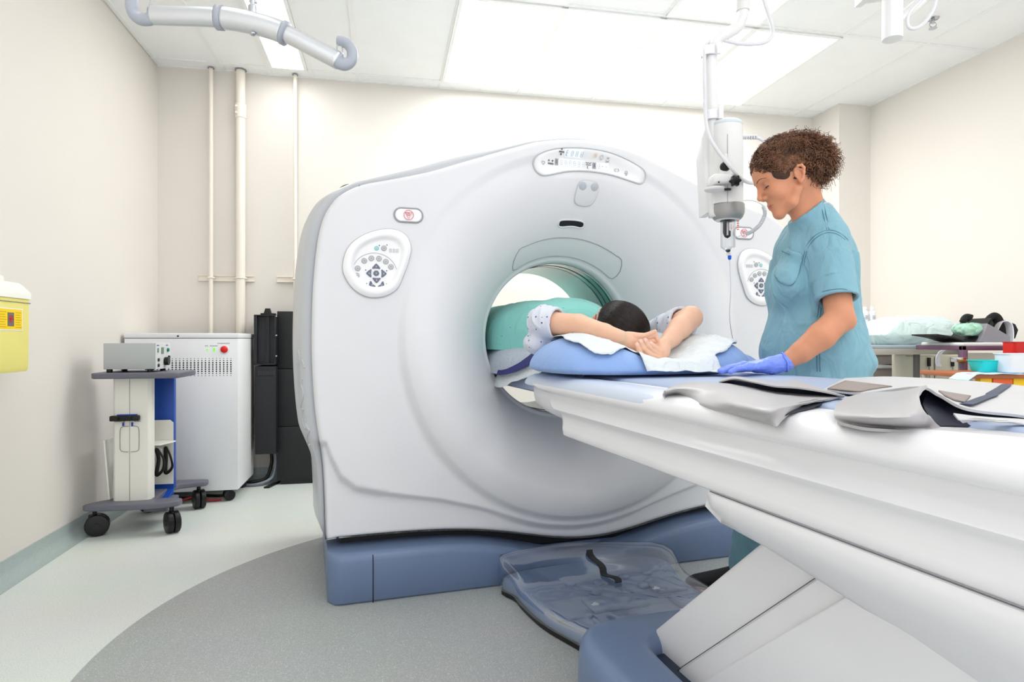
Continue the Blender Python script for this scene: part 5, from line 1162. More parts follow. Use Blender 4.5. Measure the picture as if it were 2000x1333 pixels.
# ---------------------------------------------------------------- organic modelling: distance field + surface nets
class Field:
    def __init__(s, lo, hi, h):
        s.lo = np.array(lo, float); s.h = h; s.n = np.ceil((np.array(hi)-s.lo)/h).astype(int)+1
        s.g = np.full(s.n, .06, np.float32)
    def _blk(s, lo, hi, pad):
        a = np.clip(((np.array(lo)-pad-s.lo)/s.h).astype(int), 0, s.n-1); b = np.clip(((np.array(hi)+pad-s.lo)/s.h).astype(int)+2, 0, s.n)
        if (b <= a).any(): return None
        ax = [s.lo[i]+s.h*np.arange(a[i], b[i]) for i in range(3)]
        P = np.stack(np.meshgrid(*ax, indexing='ij'), -1).astype(np.float32)
        return tuple(slice(a[i], b[i]) for i in range(3)), P
    def put(s, lo, hi, fn, k=.01, sub=False):
        r = s._blk(lo, hi, k+.008)
        if r is None: return
        sl, P = r; d = fn(P); g = s.g[sl]
        if sub:
            h = np.clip(.5-.5*(g+d)/k, 0, 1); s.g[sl] = g*(1-h)+(-d)*h+k*h*(1-h)
        else:
            h = np.clip(.5+.5*(g-d)/k, 0, 1); s.g[sl] = g*(1-h)+d*h-k*h*(1-h)
    def cap(s, a, b, r1, r2=None, k=.01, sub=False, flat=None, ratio=1.0, cut=None):
        a = np.array(a, np.float32); b = np.array(b, np.float32); r2 = r1 if r2 is None else r2; m = max(r1, r2)
        ab = b-a; L = max(float(ab@ab), 1e-12)
        if flat is not None: fv = np.array(flat, np.float32); fv /= np.linalg.norm(fv)
        def f(P):
            q = P-a; t = np.clip((q@ab)/L, 0, 1); v = q-t[..., None]*ab
            if flat is not None: c = v@fv; v = v+(c/ratio-c)[..., None]*fv
            d = np.sqrt((v*v).sum(-1))-(r1+(r2-r1)*t)
            if cut is not None: d = np.maximum(d, (P-np.array(cut[0], np.float32))@np.array(Vector(cut[1]).normalized(), np.float32))
            return d
        s.put(np.minimum(a, b)-m*max(1, ratio), np.maximum(a, b)+m*max(1, ratio), f, k, sub)
    def ell(s, c, r, ax=None, k=.01, sub=False):
        c = np.array(c, np.float32); r = np.array(r, np.float32); M = np.eye(3, dtype=np.float32) if ax is None else np.array([list(v) for v in ax], np.float32)
        def f(P):
            q = (P-c)@M.T/r; l = np.sqrt((q*q).sum(-1))+1e-9; q2 = q/r; l2 = np.sqrt((q2*q2).sum(-1))+1e-9
            return l*(l-1)/l2
        m = float(r.max()); s.put(c-m, c+m, f, k, sub)
    def chain(s, pts, rs, k=.01, **kw):
        for (a, b), (r1, r2) in zip(zip(pts, pts[1:]), zip(rs, rs[1:])): s.cap(a, b, r1, r2, k, **kw)
    def mesh(s, relax=1):
        g = s.g; g = np.pad(g, 1, constant_values=.06); lo = s.lo-s.h
        ins = g < 0; c = ins[:-1, :-1, :-1].astype(np.int8)
        for dx in (0, 1):
            for dy in (0, 1):
                for dz in (0, 1):
                    if dx+dy+dz: c = c+ins[dx:ins.shape[0]-1+dx, dy:ins.shape[1]-1+dy, dz:ins.shape[2]-1+dz]
        act = (c > 0) & (c < 8); idx = -np.ones(act.shape, np.int64); I = np.argwhere(act); idx[act] = np.arange(len(I))
        acc = np.zeros((len(I), 3)); cnt = np.zeros(len(I))
        i0, i1, i2 = I.T
        for axis in range(3):
            for p in (0, 1):
                for q in (0, 1):
                    o = [p, q]; o.insert(axis, 0); e = list(o); e[axis] = 1
                    a = g[i0+o[0], i1+o[1], i2+o[2]]; b = g[i0+e[0], i1+e[1], i2+e[2]]; m = (a < 0) != (b < 0)
                    t = np.where(m, a/np.where(m, a-b, 1), 0); off = np.zeros((len(I), 3)); off += o; off[:, axis] += t
                    acc[m] += off[m]; cnt[m] += 1
        V = lo+s.h*(I+acc/cnt[:, None]); F = []
        for axis in range(3):
            sh = [slice(1, -1)]*3; sh[axis] = slice(0, -1)
            A = ins[tuple(sh)]; sh2 = list(sh); sh2[axis] = slice(1, None); B = ins[tuple(sh2)]
            E = np.argwhere(A != B); off = np.array([1, 1, 1]); off[axis] = 0; E = E+off
            fl = ins[E[:, 0], E[:, 1], E[:, 2]]
            u, v = [(1, 2), (2, 0), (0, 1)][axis]; du = np.zeros(3, int); du[u] = 1; dv = np.zeros(3, int); dv[v] = 1
            q = [idx[tuple((E-du-dv).T)], idx[tuple((E-dv).T)], idx[tuple(E.T)], idx[tuple((E-du).T)]]
            Q = np.stack(q, 1); Q[~fl] = Q[~fl][:, ::-1]; F.append(Q)
        F = np.concatenate(F)
        F = F[(F >= 0).all(1)]
        for _ in range(relax):
            acc = np.zeros_like(V); cnt = np.zeros(len(V))
            for a, b in ((0, 1), (1, 2), (2, 3), (3, 0)):
                for x, y in ((a, b), (b, a)):
                    for c_ in range(3): acc[:, c_] += np.bincount(F[:, x], V[F[:, y], c_], len(V))
                    cnt += np.bincount(F[:, x], None, len(V))
            V = V*.5+.5*acc/cnt[:, None]
        return V, F
def vnorm(V, F):
    n = np.zeros_like(V); fn = np.cross(V[F[:, 2]]-V[F[:, 0]], V[F[:, 3]]-V[F[:, 1]])
    for k in range(4):
        for c in range(3): n[:, c] += np.bincount(F[:, k], fn[:, c], len(V))
    return n/(np.linalg.norm(n, axis=1, keepdims=True)+1e-12)
def npart(name, V, F, m, parent, loc=None):
    me = bpy.data.meshes.new('m'); me.vertices.add(len(V)); me.vertices.foreach_set('co', V.astype(np.float32).ravel())
    me.loops.add(F.size); me.loops.foreach_set('vertex_index', F.ravel().astype(np.int32)); me.polygons.add(len(F)); me.polygons.foreach_set('loop_start', np.arange(0, F.size, 4, dtype=np.int32)); me.update(calc_edges=True); me.validate()
    return link(name, me, m, parent, True, loc)
def join(*a):
    V = []; F = []; n = 0
    for v, f in a: V.append(v); F.append(f+n); n += len(v)
    return np.concatenate(V), np.concatenate(F)
def wrinkle(V, F, amp, fx=(9, 9, 5), seed=0, fine=.35, mask=None):
    N = vnorm(V, F); out = V.copy()
    for i in range(len(V)):
        p = Vector(V[i]); q = Vector((p.x*fx[0]+seed, p.y*fx[1], p.z*fx[2])); w_ = Vector((noise.noise(q*.5), noise.noise(q*.5+Vector((7, 0, 0))), 0))
        h = 1-2*abs(noise.noise(q+w_*2.0)); h = (max(h, 0)**2-.35)+fine*noise.noise(q*2.7)
        out[i] += N[i]*amp*h*(1 if mask is None else mask(p))
    return out
def bvh_of(V, F): return BVHTree.FromPolygons([tuple(v) for v in V], [tuple(f) for f in F])
def sd(VF_or_bv, pts, r, name, m, parent, off=.0006, flat=1.0, n=5, k=4):
    P = [cast(VF_or_bv, x, y, off) for x, y in pts]; P = [p for p in P if p is not None]
    if len(P) > 1: return part(name, tube(P, r, n, k, flat=flat), m, parent)
def skin_mat(name, rgb, var=.06):
    m = mat(name, rgb, .48, sss=.25, bump=.06, bscale=350, var=var, vscale=14); return m
M_skinN = skin_mat('skin_tanned', (.82, .565, .43)); M_skinP = skin_mat('skin_fair', (.90, .72, .61), .04)
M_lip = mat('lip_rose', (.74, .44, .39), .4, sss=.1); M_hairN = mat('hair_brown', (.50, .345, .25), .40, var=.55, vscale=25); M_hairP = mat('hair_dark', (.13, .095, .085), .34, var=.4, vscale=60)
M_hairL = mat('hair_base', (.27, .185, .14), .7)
M_eye = mat('eye_white', (.72, .70, .69), .2); M_iris = mat('iris', (.25, .33, .38), .2); M_browN = mat('brow_soft', (.50, .33, .24), .8); M_brow = mat('brow_brown', (.24, .16, .12), .7)
M_scrub = cloth_mat('scrub_teal', (.495, .675, .735), .85, 11, .75, .022, .3); M_seam = mat('scrub_seam', (.30, .47, .53), .85); M_under = mat('undershirt', (.80, .80, .82), .8)

def head_field(O, ef, el, eu, h, neck=None, sc=1.0):
    """O ear-axis centre; ef forward, el to the head's left, eu up"""
    O = Vector(O); T = lambda f, l, u: O+(Vector(ef)*f+Vector(el)*l+Vector(eu)*u)*sc
    ax = [ef, el, eu]
    F_ = Field(O-Vector((.20, .20, .21)), O+Vector((.20, .20, .19)), h)
    E = lambda c, r, k=.012, sub=False: F_.ell(T(*c), [x*sc for x in r], ax, k, sub)
    Cp = lambda a, b, r1, r2=None, k=.008, sub=False: F_.cap(T(*a), T(*b), r1*sc, (r1 if r2 is None else r2)*sc, k, sub)
    E((.004, 0, .042), (.094, .073, .080)); E((.030, 0, .050), (.064, .062, .060), .02); E((.040, 0, -.010), (.048, .054, .064), .02)
    for s in (-1, 1):
        Cp((.004, s*.050, -.034), (.030, s*.041, -.068), .015, .013, .016); Cp((.030, s*.041, -.068), (.064, s*.008, -.084), .013, .013, .016)
        E((.058, s*.034, -.016), (.022, .020, .022), .016); Cp((.086, s*.010, .034), (.070, s*.046, .034), .009, .007, .012)
    E((.0675, 0, -.082), (.0165, .020, .0155), .014); E((.064, 0, -.052), (.022, .028, .024), .016)
    for s in (-1, 1): E((.094, s*.0315, .012), (.018, .019, .0125), .012, True)
    Cp((.088, 0, .028), (.095, 0, .004), .0075, .0080, .010); Cp((.095, 0, .004), (.1035, 0, -.0150), .0075, .0095, .006); E((.0935, 0, -.020), (.010, .008, .008), .006)
    for s in (-1, 1): E((.090, s*.0125, -.0215), (.010, .0065, .0075), .005); E((.0925, s*.0065, -.030), (.005, .003, .003), .003, True)
    for s in (-1, 1):
        Cp((.0865, 0, -.0465), (.079, s*.018, -.0500), .0044, .003, .005); Cp((.0850, 0, -.0580), (.078, s*.017, -.0545), .0052, .003, .005)
        Cp((.0905, 0, -.0522), (.080, s*.021, -.0522), .0016, .0012, .003, True)
    # lids, nearly closed when the gaze is down
    for s in (-1, 1): F_.ell(T(.0697, s*.031, .0170), (.0145*sc,)*3, ax, .004); F_.ell(T(.0685, s*.031, .0055), (.0135*sc,)*3, ax, .004)
    # ears
    for s in (-1, 1):
        pts = [(-.004, .069, -.014), (-.006, .073, -.026), (-.013, .077, -.022), (-.021, .084, -.002), (-.026, .087, .014), (-.022, .087, .027), (-.011, .082, .031), (-.001, .075, .024), (.001, .071, .010), (-.006, .071, .003)]
        F_.chain([T(a*.85, s*b, c*.80+.002) for a, b, c in pts], [.005, .0065, .0048, .0042, .0040, .0040, .0040, .0038, .0035, .003], .004)
        F_.ell(T(-.010, s*.073, .006), (.016*sc, .004*sc, .022*sc), ax, .004); F_.chain([T(a, s*b, c) for a, b, c in ((-.016, .080, -.006), (-.017, .081, .010), (-.010, .078, .018))], [.003, .003, .003], .003)
        F_.cap(T(.0, s*.071, -.004), T(.003, s*.070, .004), .004, .004, .003)
    if neck:
        for a, b, r1, r2 in neck: F_.cap(a, b, r1, r2, .025)
    return F_, T

# ---------------------------------------------------------------- nurse
A = lambda x, y, Y: at(x, y, Y)
YH = 2.0
pt = math.radians(21); yw = math.radians(-8)
ef = Vector((-math.cos(pt)*math.cos(yw), -math.cos(pt)*math.sin(yw), -math.sin(pt))).normalized(); el = Vector((math.sin(yw), -math.cos(yw), 0)); eu = el.cross(ef)*-1
if eu.z < 0: eu = -eu
HO = A(1543, 355, YH)
nb = A(1590, 442, 2.05)
fld, T = head_field(HO, ef, el, eu, .0021, [(HO+ef*(-.030)+eu*(-.01), nb, .048, .047), (HO+ef*.0+eu*(-.052), A(1574, 444, 2.035), .024, .036), (nb, nb-Vector((0, 0, .07)), .050, .07)])
hV, hF = fld.mesh(1)
nurse = thing('person', Vector((1.05, 2.15, 0)), 'person with curly brown hair in teal scrubs standing behind the table, gloved hand on it', 'person')
sh_n = A(1622, 478, 1.985); el_n = A(1640, 622, 1.915); wr_n = A(1532, 709, 1.915); sh_f = A(1560, 478, 2.30)
bf = Field((.60, 1.78, .82), (1.32, 2.45, 1.45), .0036)
bf.cap(nb-Vector((0, 0, .04)), nb-Vector((0, 0, .12)), .042, .05, .02)
bf.cap(sh_n+Vector((.01, .05, -.03)), sh_f+Vector((.03, -.05, -.03)), .042, .042, .02)
bf.ell(A(1592, 560, 2.13), (.09, .13, .18), None, .04); bf.ell(A(1594, 690, 2.13), (.11, .14, .16), None, .04)
bf.cap(sh_n, el_n, .043, .0405, .012)
bf.cap(el_n, A(1604, 657, 1.905), .0400, .0410, .010); bf.cap(A(1604, 657, 1.905), A(1565, 688, 1.91), .041, .033, .010); bf.cap(A(1565, 688, 1.91), wr_n, .033, .0265, .010, flat=(0, .2, 1), ratio=.9)
bf.ell(A(1657, 630, 1.915), (.018, .020, .020), None, .02)
el_f = A(1530, 640, 2.36); bf.cap(sh_f, el_f, .045, .04, .02); bf.cap(el_f, A(1500, 740, 2.25), .036, .027, .02)
bV, bF = bf.mesh(2)
# legs in one field of their own
lf = Field((.62, 1.9, .02), (1.35, 2.75, .98), .009)
hip = A(1590, 0, 2.15); hx_ = hip.x
kn_n = Vector((hx_-.04, 2.08, .48)); an_n = Vector((hx_+.02, 2.08, .09)); kn_f = Vector((hx_-.08, 2.32, .48)); an_f = Vector((.925, 2.475, .09))
for a, b, c, d_ in ((Vector((hx_, 2.08, .90)), kn_n, .085, .055), (kn_n, an_n, .055, .038), (Vector((hx_, 2.24, .90)), kn_f, .085, .055), (kn_f, an_f, .055, .038)): lf.cap(a, b, c, d_, .03)
lf.ell((hx_, 2.15, .92), (.12, .16, .12), None, .04)
lV, lF = lf.mesh(1)
body = npart('body', *join((hV, hF), (bV, bF), (lV, lF)), M_skinN, nurse)
bvh = bvh_of(hV, hF)
# face parts
for s in (-1, 1):
    ec = T(.0705, s*.031, .0125)
    gz = (ef*.78-eu*.62).normalized(); 
    part('eye', ell((0, 0, 0), (.0125, .0125, .0125), 20, 12, fn=None and None) if False else X(ell((0, 0, 0), (.0129, .0129, .0129), 20, 12), lambda x, y, z: ec+Vector((x, y, z))), M_eye, body)
    lidP = [T(.0705, s*.031, .0125)+(ef*math.cos(t)*.0136+el*(s)*math.sin(t)*.0136)*1.0-eu*(.0035+.0010*math.cos(t)) for t in [math.radians(-50+12*i) for i in range(10)]]
    part('lash_line', tube(lidP, .0010, 6, 2), M_brow, body)
    part('lashes', J(*[tube([p, p+(p-ec).normalized()*.004-eu*.002, p+(p-ec).normalized()*.0085-eu*.0015], lambda t: .0004*(1-t*.8), 4, 2) for p in cr(lidP, 3)[4:]]), M_brow, body)
    part('iris', X(ell((0, 0, 0), (.0055, .0055, .0055), 14, 8), lambda x, y, z: ec+gz*.0095+Vector((x, y, z))), M_iris, body)
    br_ = [(.0965, s*.014, .0325), (.0945, s*.024, .0365), (.0865, s*.037, .0375), (.0760, s*.049, .0325)]
    bb = []
    def onhead(f, l, u, off=.0006):
        o = T(f+.05, l*1.5, u); h_ = bvh.find_nearest(T(f, l, u)); return h_[0]+h_[1]*off
    B_p = [onhead(*q) for q in br_]; 
    part('eyebrow', tube(B_p, lambda t: .0015*(1-.75*t)+.0003, 8, 8, flat=.5), M_browN, body)
for u_, dn in ((-.0478, 0), (-.0572, 1)):
    P = [bvh.find_nearest(T(.086-.10*abs(l)**1.2*3, l, u_-(.0 if not dn else -.12*abs(l)))) for l in (-.016, -.011, -.006, 0, .006, .011, .016)]
    part('lip', tube([p[0]+p[1]*.0006 for p in P], lambda t: .0036*math.sin(PI*(t*.94+.03))**.7+.0003, 8, 5, flat=.4), M_lip, body)
# glove
gl_ = Field(A(1392, 742, 1.80), A(1545, 680, 2.06), .0019)
gc = lambda px, Y, z: Vector(((px-1000)/FPX*Y, Y, z))
TZ = .8955
w0 = A(1528, 709, 1.915); 
gl_.cap(A(1533, 707.5, 1.915), A(1508, 714, 1.92), .0295, .029, .01, flat=(0, 0, 1), ratio=.92)
gl_.cap(A(1508, 714, 1.92), gc(1480, 1.93, TZ+.022), .029, .026, .015, flat=(0, .3, 1), ratio=.75)
for k_, (Yk_, x1, x2, x3, r) in enumerate(((1.885, 1463, 1441, 1426, .0082), (1.912, 1455, 1428, 1411, .0090), (1.94, 1452, 1425, 1406, .0094), (1.968, 1454, 1430, 1412, .0092))):
    z1 = TZ+.023+(.004 if k_ in (1, 2) else 0); kn0 = gc(1488, 1.925+(Yk_-1.925)*.55, TZ+.024); kn1 = gc(x1, Yk_, z1); kn2 = gc(x2, Yk_-.004, TZ+.019); kn3 = gc(x3, Yk_-.006, TZ+.0085)
    gl_.cap(kn0, kn1, .0125, .0105, .012); gl_.cap(kn1, kn2, .0102, r, .005); gl_.cap(kn2, kn3, r, r*.86, .004)
    if k_ < 4: gl_.ell(kn1, (.011, .0105, .0105), None, .006)
t0, t1, t2 = gc(1486, 1.955, TZ+.018), gc(1464, 1.998, TZ+.014), gc(1448, 2.008, TZ+.009); gl_.cap(t0, t1, .0125, .0105, .01); gl_.cap(t1, t2, .0102, .0085, .005)
for i in range(7):
    c = A(1531-i*3.6, 708+i*1.0, 1.915); gl_.cap(c+Vector((0, -.026, .006)), c+Vector((0, .026, .006)), .003, .003, .003) if False else None
gV, gF = gl_.mesh(1); gV = wrinkle(gV, gF, .0012, (60, 40, 60), 3)
M_glove = mat('glove_blue', (.48, .58, .94), .38, bump=.1, bscale=200, sss=.05)
glove = npart('glove', gV, gF, M_glove, body)
cu = []
for i in range(28):
    a = 2*PI*i/28; ax_ = (A(1533, 707.5, 1.915)-A(1508, 714, 1.92)).normalized(); s1_ = ax_.cross(Vector((0, 1, 0))).normalized(); s2_ = ax_.cross(s1_)
    cu.append(A(1531.5, 708, 1.915)+s1_*math.cos(a)*.0302*.98+s2_*math.sin(a)*.0312+ax_*.0015*math.sin(5*a))
part('cuff_roll', tube(cu, .0022, 8, 1, closed=True, smooth=False), M_glove, glove)
# scrub top
sf = Field((.74, 1.80, .80), (1.38, 2.46, 1.46), .0038)
sf.ell(A(1594, 510, 2.13), (.112, .160, .125), None, .04)
sf.ell(A(1590, 580, 2.13), (.128, .165, .15), None, .05)
sf.ell(A(1589, 665, 2.13), (.150, .175, .17), None, .05)
sf.cap(A(1589, 700, 2.13), A(1590, 765, 2.13), .160, .162, .05, flat=(0, 1, 0), ratio=1.08, cut=((0, 0, .845), (0, 0, -1)))
sf.cap(A(1618, 468, 2.0), A(1566, 468, 2.28), .054, .056, .04)
sf.cap(A(1600, 462, 2.03), A(1560, 462, 2.15), .052, .055, .03); sf.ell(A(1562, 492, 2.10), (.070, .13, .075), None, .03)
sf.ell(A(1536, 556, 2.06), (.044, .064, .060), None, .06); sf.ell(A(1528, 556, 2.2), (.045, .066, .06), None, .06)
sf.ell(A(1662, 708, 2.10), (.055, .12, .050), None, .04)
S0, S1 = A(1619, 478, 1.985), A(1638, 600, 1.918); SX = lambda t: S0+(S1-S0)*t
hem = SX(.88); dn_ = (S1-S0).normalized()
sf.cap(S0, S1+dn_*.02, .056, .0625, .03, cut=(hem, dn_))
sf.cap(SX(.83), SX(1.3), .0500, .0510, .002, sub=True)
sf.cap(A(1568, 476, 2.29), A(1550, 585, 2.36), .054, .058, .03)
# collar: rises round the neck, higher at the nape
ncd = (HO-nb).normalized()
sf.cap(nb, nb+ncd*.14, .066, .0575, .03, cut=(A(1578, 408, 2.04), (-.63, 0, .78)))
sf.cap(A(1604, 432, 2.05), A(1616, 458, 2.0), .050, .052, .03)
sf.cap(nb+ncd*.03, nb+ncd*.22, .0490, .0505, .003, sub=True)
sV, sF = sf.mesh(2)
def smask(p): return (.35 if p.z > 1.28 else 1)*(.25 if (p-hem).length < .085 else 1)
sV = wrinkle(sV, sF, .0085, (7, 6, 3.6), 1.7, .3, smask)
sV = wrinkle(sV, sF, .0035, (6, 8, 9), 6.3, .3, lambda p: (1-sstep(.95, 1.3, p.z)))
scrub = npart('scrub_top', sV, sF, M_scrub, body); bvs = bvh_of(sV, sF)
Z6 = lambda x, y: (1320+x/2.2225, 200+y/2.2225)
for pp in ([(548, 700), (556, 660), (575, 610), (610, 575), (660, 555), (700, 562), (735, 585), (748, 600)], [(628, 433), (636, 470), (645, 510), (655, 552)], [(640, 430), (648, 470), (657, 510), (665, 552)], [(624, 862), (616, 920), (612, 1000), (612, 1090), (614, 1170)], [(634, 870), (626, 930), (624, 1000), (625, 1090), (627, 1170)],
           [(556, 706), (564, 664), (582, 618), (614, 585), (660, 566), (700, 573), (735, 597)], [(603, 838), (640, 822), (690, 812), (735, 812), (766, 826)], [(520, 500), (540, 470), (570, 445), (600, 430), (628, 426)]):
    sd(bvs, [Z6(*q) for q in pp], .0010, 'seam', M_seam, scrub, .0003, n=5, k=6)
pk = drape([Z6(*q) for q in ((484, 632), (510, 646), (550, 662), (545, 700), (535, 745), (515, 785), (495, 797), (460, 787), (440, 770), (430, 745), (444, 700), (464, 660))], bvs, .0018, 'pocket', M_scrub, scrub, 6, .002, 3)
sd(bvs, [Z6(*q) for q in ((463, 646), (500, 662), (548, 679))], .0009, 'seam', M_seam, scrub, .003, k=6)
sd(bvs, [Z6(*q) for q in ((548, 668), (543, 705), (533, 745), (513, 785), (493, 796), (460, 786), (440, 769), (431, 750))], .0009, 'seam', M_seam, scrub, .0026, k=5)
sd(bvs, [(1608, 398), (1614, 397), (1620, 399), (1626, 404)], .0035, 'undershirt', M_under, scrub, .001, flat=.5, n=8, k=5)
# trousers and shoes
tf = Field((.60, 1.85, .03), (1.42, 2.8, .99), .009)
for a, b, c, d_ in ((Vector((hx_, 2.08, .90)), kn_n, .10, .080), (kn_n, an_n+Vector((0, 0, .03)), .080, .075), (Vector((hx_, 2.24, .90)), kn_f, .10, .080), (kn_f, an_f+Vector((0, 0, .03)), .080, .075)): tf.cap(a, b, c, d_, .03)
tf.ell((hx_, 2.15, .92), (.14, .175, .13), None, .04)
tV, tF = tf.mesh(1); tV = wrinkle(tV, tF, .008, (8, 8, 5), 2)
keep = tV[tF].mean(1)[:, 2] > .085; tF = tF[keep]
npart('trousers', tV, tF, M_scrub, body)
M_shoe = mat('shoe_black', (.10, .10, .105), .7, bump=.2, bscale=300); M_sole = mat('shoe_red', (.75, .16, .16), .5); M_soleW = mat('shoe_white', (.88, .86, .85), .5)
def shoe(toe, heel, pr):
    toe, heel = Vector(toe), Vector(heel); ax_ = (toe-heel); L = ax_.length; ax_.normalize(); sd_ = Vector((-ax_.y, ax_.x, 0))
    def rg(t, w, z0, z1, n=18): 
        c = heel+ax_*L*t; return [Vector((c.x, c.y, 0))+sd_*w*math.cos(2*PI*i/n)+Vector((0, 0, (z0+z1)/2+(z1-z0)/2*(math.copysign(abs(math.sin(2*PI*i/n))**.6, math.sin(2*PI*i/n))))) for i in range(n)]
    up = part('shoe', loft([rg(0, .022, .03, .055), rg(.03, .032, .02, .085), (rg(.15, .038, .018, .10)), rg(.35, .040, .018, .10), rg(.5, .043, .018, .085), rg(.7, .048, .018, .066), rg(.87, .043, .018, .052), rg(.96, .030, .018, .042), rg(1, .012, .02, .035)], True, True), M_shoe, pr)
    part('sole', loft([rg(-.01, .02, .0, .02), rg(.03, .034, .0, .02), rg(.35, .040, 0, .02), rg(.7, .051, 0, .02), rg(.9, .043, .0, .02), rg(1.01, .012, .004, .02)], True, True), M_soleW, up)
    part('sole_stripe', tube([Vector((heel.x, heel.y, .022))+ax_*L*t+sd_*w for t, w in ((.3, -.043), (.6, -.049), (.8, -.050), (.95, -.034), (1.01, 0), (.95, .034), (.8, .050), (.6, .049), (.3, .043))], .0035, 6, 4), M_sole, up)
    part('laces', J(*[tube([Vector((heel.x, heel.y, .083-.03*(t-.45)/.25+.004))+ax_*L*t+sd_*w for w in (-.02, 0, .02)], .0022, 5, 3) for t in (.46, .52, .58, .64)]), M_black, up)
shoe((.70, 2.535, 0), (.955, 2.475, 0), body); shoe((hx_-.20, 2.03, 0), (hx_+.06, 2.08, 0), body)
# curly hair
hb = Field(HO-Vector((.2, .2, .2)), HO+Vector((.24, .2, .2)), .0035)
hb.ell(T(-.006, 0, .057), (.101, .086, .088), [ef, el, eu], .01); hb.ell(T(-.078, 0, .038), (.062, .066, .070), [ef, el, eu], .03)
for s in (-1, 1): hb.ell(T(.020, s*.0575, .030), (.040, .0205, .026), [ef, el, eu], .006)
# face and ear side cleared
hb.ell(T(.108, 0, -.022), (.062, .12, .095), [ef, el, eu], .004, True); hb.ell(T(.045, 0, -.075), (.085, .13, .075), [ef, el, eu], .01, True)
for s in (-1, 1): hb.ell(T(.012, s*.085, -.012), (.030, .022, .042), [ef, el, eu], .008, True)
hbV, hbF = hb.mesh(1); hbV = wrinkle(hbV, hbF, .0008, (45, 45, 45), 4)
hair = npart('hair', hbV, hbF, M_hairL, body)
def curl(base, nrm, L, rad, turns, r, drop=0):
    nrm = nrm.normalized(); a = nrm.orthogonal().normalized(); b = nrm.cross(a); ph = random.uniform(0, 6.28); P = []; m_ = int(turns*9)+2
    for i in range(m_):
        t = i/(m_-1); an = ph+t*turns*2*PI; rr_ = rad*(.6+.4*math.sin(PI*min(1, t*1.2)))
        P.append(base+nrm*L*t+(a*math.cos(an)+b*math.sin(an))*rr_+Vector((0, 0, -drop*t*t))+a*L*.25*t*t*math.sin(ph))
    V = []; F = []
    for i, p in enumerate(P):
        Tn = (P[min(i+1, m_-1)]-P[max(i-1, 0)]).normalized(); x = Tn.orthogonal().normalized(); y = Tn.cross(x); q = r*(1-.6*i/m_)
        V += [p+x*q, p+(x*-.5+y*.87)*q, p+(x*-.5-y*.87)*q]
    for i in range(m_-1):
        for j in range(3): a_, b_ = i*3+j, i*3+(j+1) % 3; F.append((a_, b_, b_+3, a_+3))
    return V, F
hN = vnorm(hbV, hbF); cands = np.arange(len(hbV)); rng.shuffle(cands)
cV = []; cF = []; cnt = 0; CEN = HO+eu*.05
for i in cands:
    p = Vector(hbV[i]); nn = Vector(hN[i]); q = p-HO; f_, u_ = q.dot(ef), q.dot(eu)
    out_ = (p-(HO+eu*.03)).normalized()
    if out_.dot(nn) < .35: continue
    back = sstep(.02, -.09, -f_*-1) if False else sstep(.0, .09, -f_)
    if u_ < -.035 and f_ > -.05: continue
    if f_ > -.035 and u_ < .018+.42*max(0, f_): continue
    if min((p-T(-.012, sg*.080, .008)).length for sg in (-1, 1)) < .026: continue
    dirn = (nn*.8+out_*.5-ef*.35*back+Vector((random.uniform(-1, 1), random.uniform(-1, 1), random.uniform(-1, 1)))*.55)
    if f_ > .05: dirn = nn*.5-ef*.3+eu*.5+Vector((random.uniform(-1, 1), random.uniform(-1, 1), random.uniform(-1, 1)))*.4
    L = random.uniform(.006, .016)+.030*back*random.random(); rad = random.uniform(.0055, .0095)
    v, f = curl(p-nn*.003, dirn, L, rad, random.uniform(1.5, 2.7), random.uniform(.0010, .0016), .02*back*random.random())
    n0 = len(cV); cV += v; cF += [tuple(a+n0 for a in g) for g in f]; cnt += 1
    if cnt >= 2600: break
cl = part('curls', (cV, cF), M_hairN, hair); cl['kind'] = 'stuff'
bvhair = bvh_of(hbV, hbF); sV_ = []; sF_ = []
for i in range(420):
    sg = 1 if i % 2 else -1; th0 = random.uniform(.0, 1.0); u0 = .010+.072*th0; P = []
    for j in range(8):
        t = j/7; f_ = .066-.035*(1-th0)-(.085)*t; u_ = u0+.018*math.sin(t*3.0+th0*2)+.004*math.sin(t*17+i); h_ = bvhair.find_nearest(T(f_, sg*.09, u_))
        if h_[0] is None or (P and (h_[0]-P[-1]).length > .022): break
        P.append(h_[0]+h_[1]*(.0010+.0022*random.random()*math.sin(PI*t)))
    if len(P) > 3:
        v, f = tube(P, lambda t: .0015*(1-.6*t), 3, 3); n0 = len(sV_); sV_ += v; sF_ += [tuple(a+n0 for a in g) for g in f]
o = part('temple_strands', (sV_, sF_), M_hairN, hair); o['kind'] = 'stuff'
# ---------------------------------------------------------------- patient
pat = thing('person', G(0, .2, .86), 'person lying on the table with hands clasped behind a dark-haired head, body inside the scanner', 'person')
HP = G(.0, -.290, 1.034)
vdir = (G(0, 1, 0)-G(0, 0, 0)).normalized(); udir = (G(1, 0, 0)-G(0, 0, 0)).normalized()
ku = (-vdir*.93+Vector((0, 0, .12))-udir*-.10).normalized()                        # crown towards the viewer
kf = (-udir*.72+Vector((0, 0, .66))+vdir*.05); kf = (kf-ku*kf.dot(ku)).normalized(); _a = math.radians(24); ku, kf = ku*math.cos(_a)+kf*math.sin(_a), kf*math.cos(_a)-ku*math.sin(_a); kl = ku.cross(kf)
fp, TP = head_field(HP, kf, kl, ku, .0024, [(HP-ku*.03, HP-ku*.16-Vector((0, 0, .02)), .052, .055)])
phV, phF = fp.mesh(1)
P_ = lambda x, y, Y: at(x, y, Y)
shL, elL, wrL = G(-.17, -.16, .985), P_(1079, 631, 2.30), P_(1222, 664, 2.10)
shR, elR, wrR = G(.17, -.16, .985), P_(1349, 621, 2.24), P_(1297, 676, 2.10)
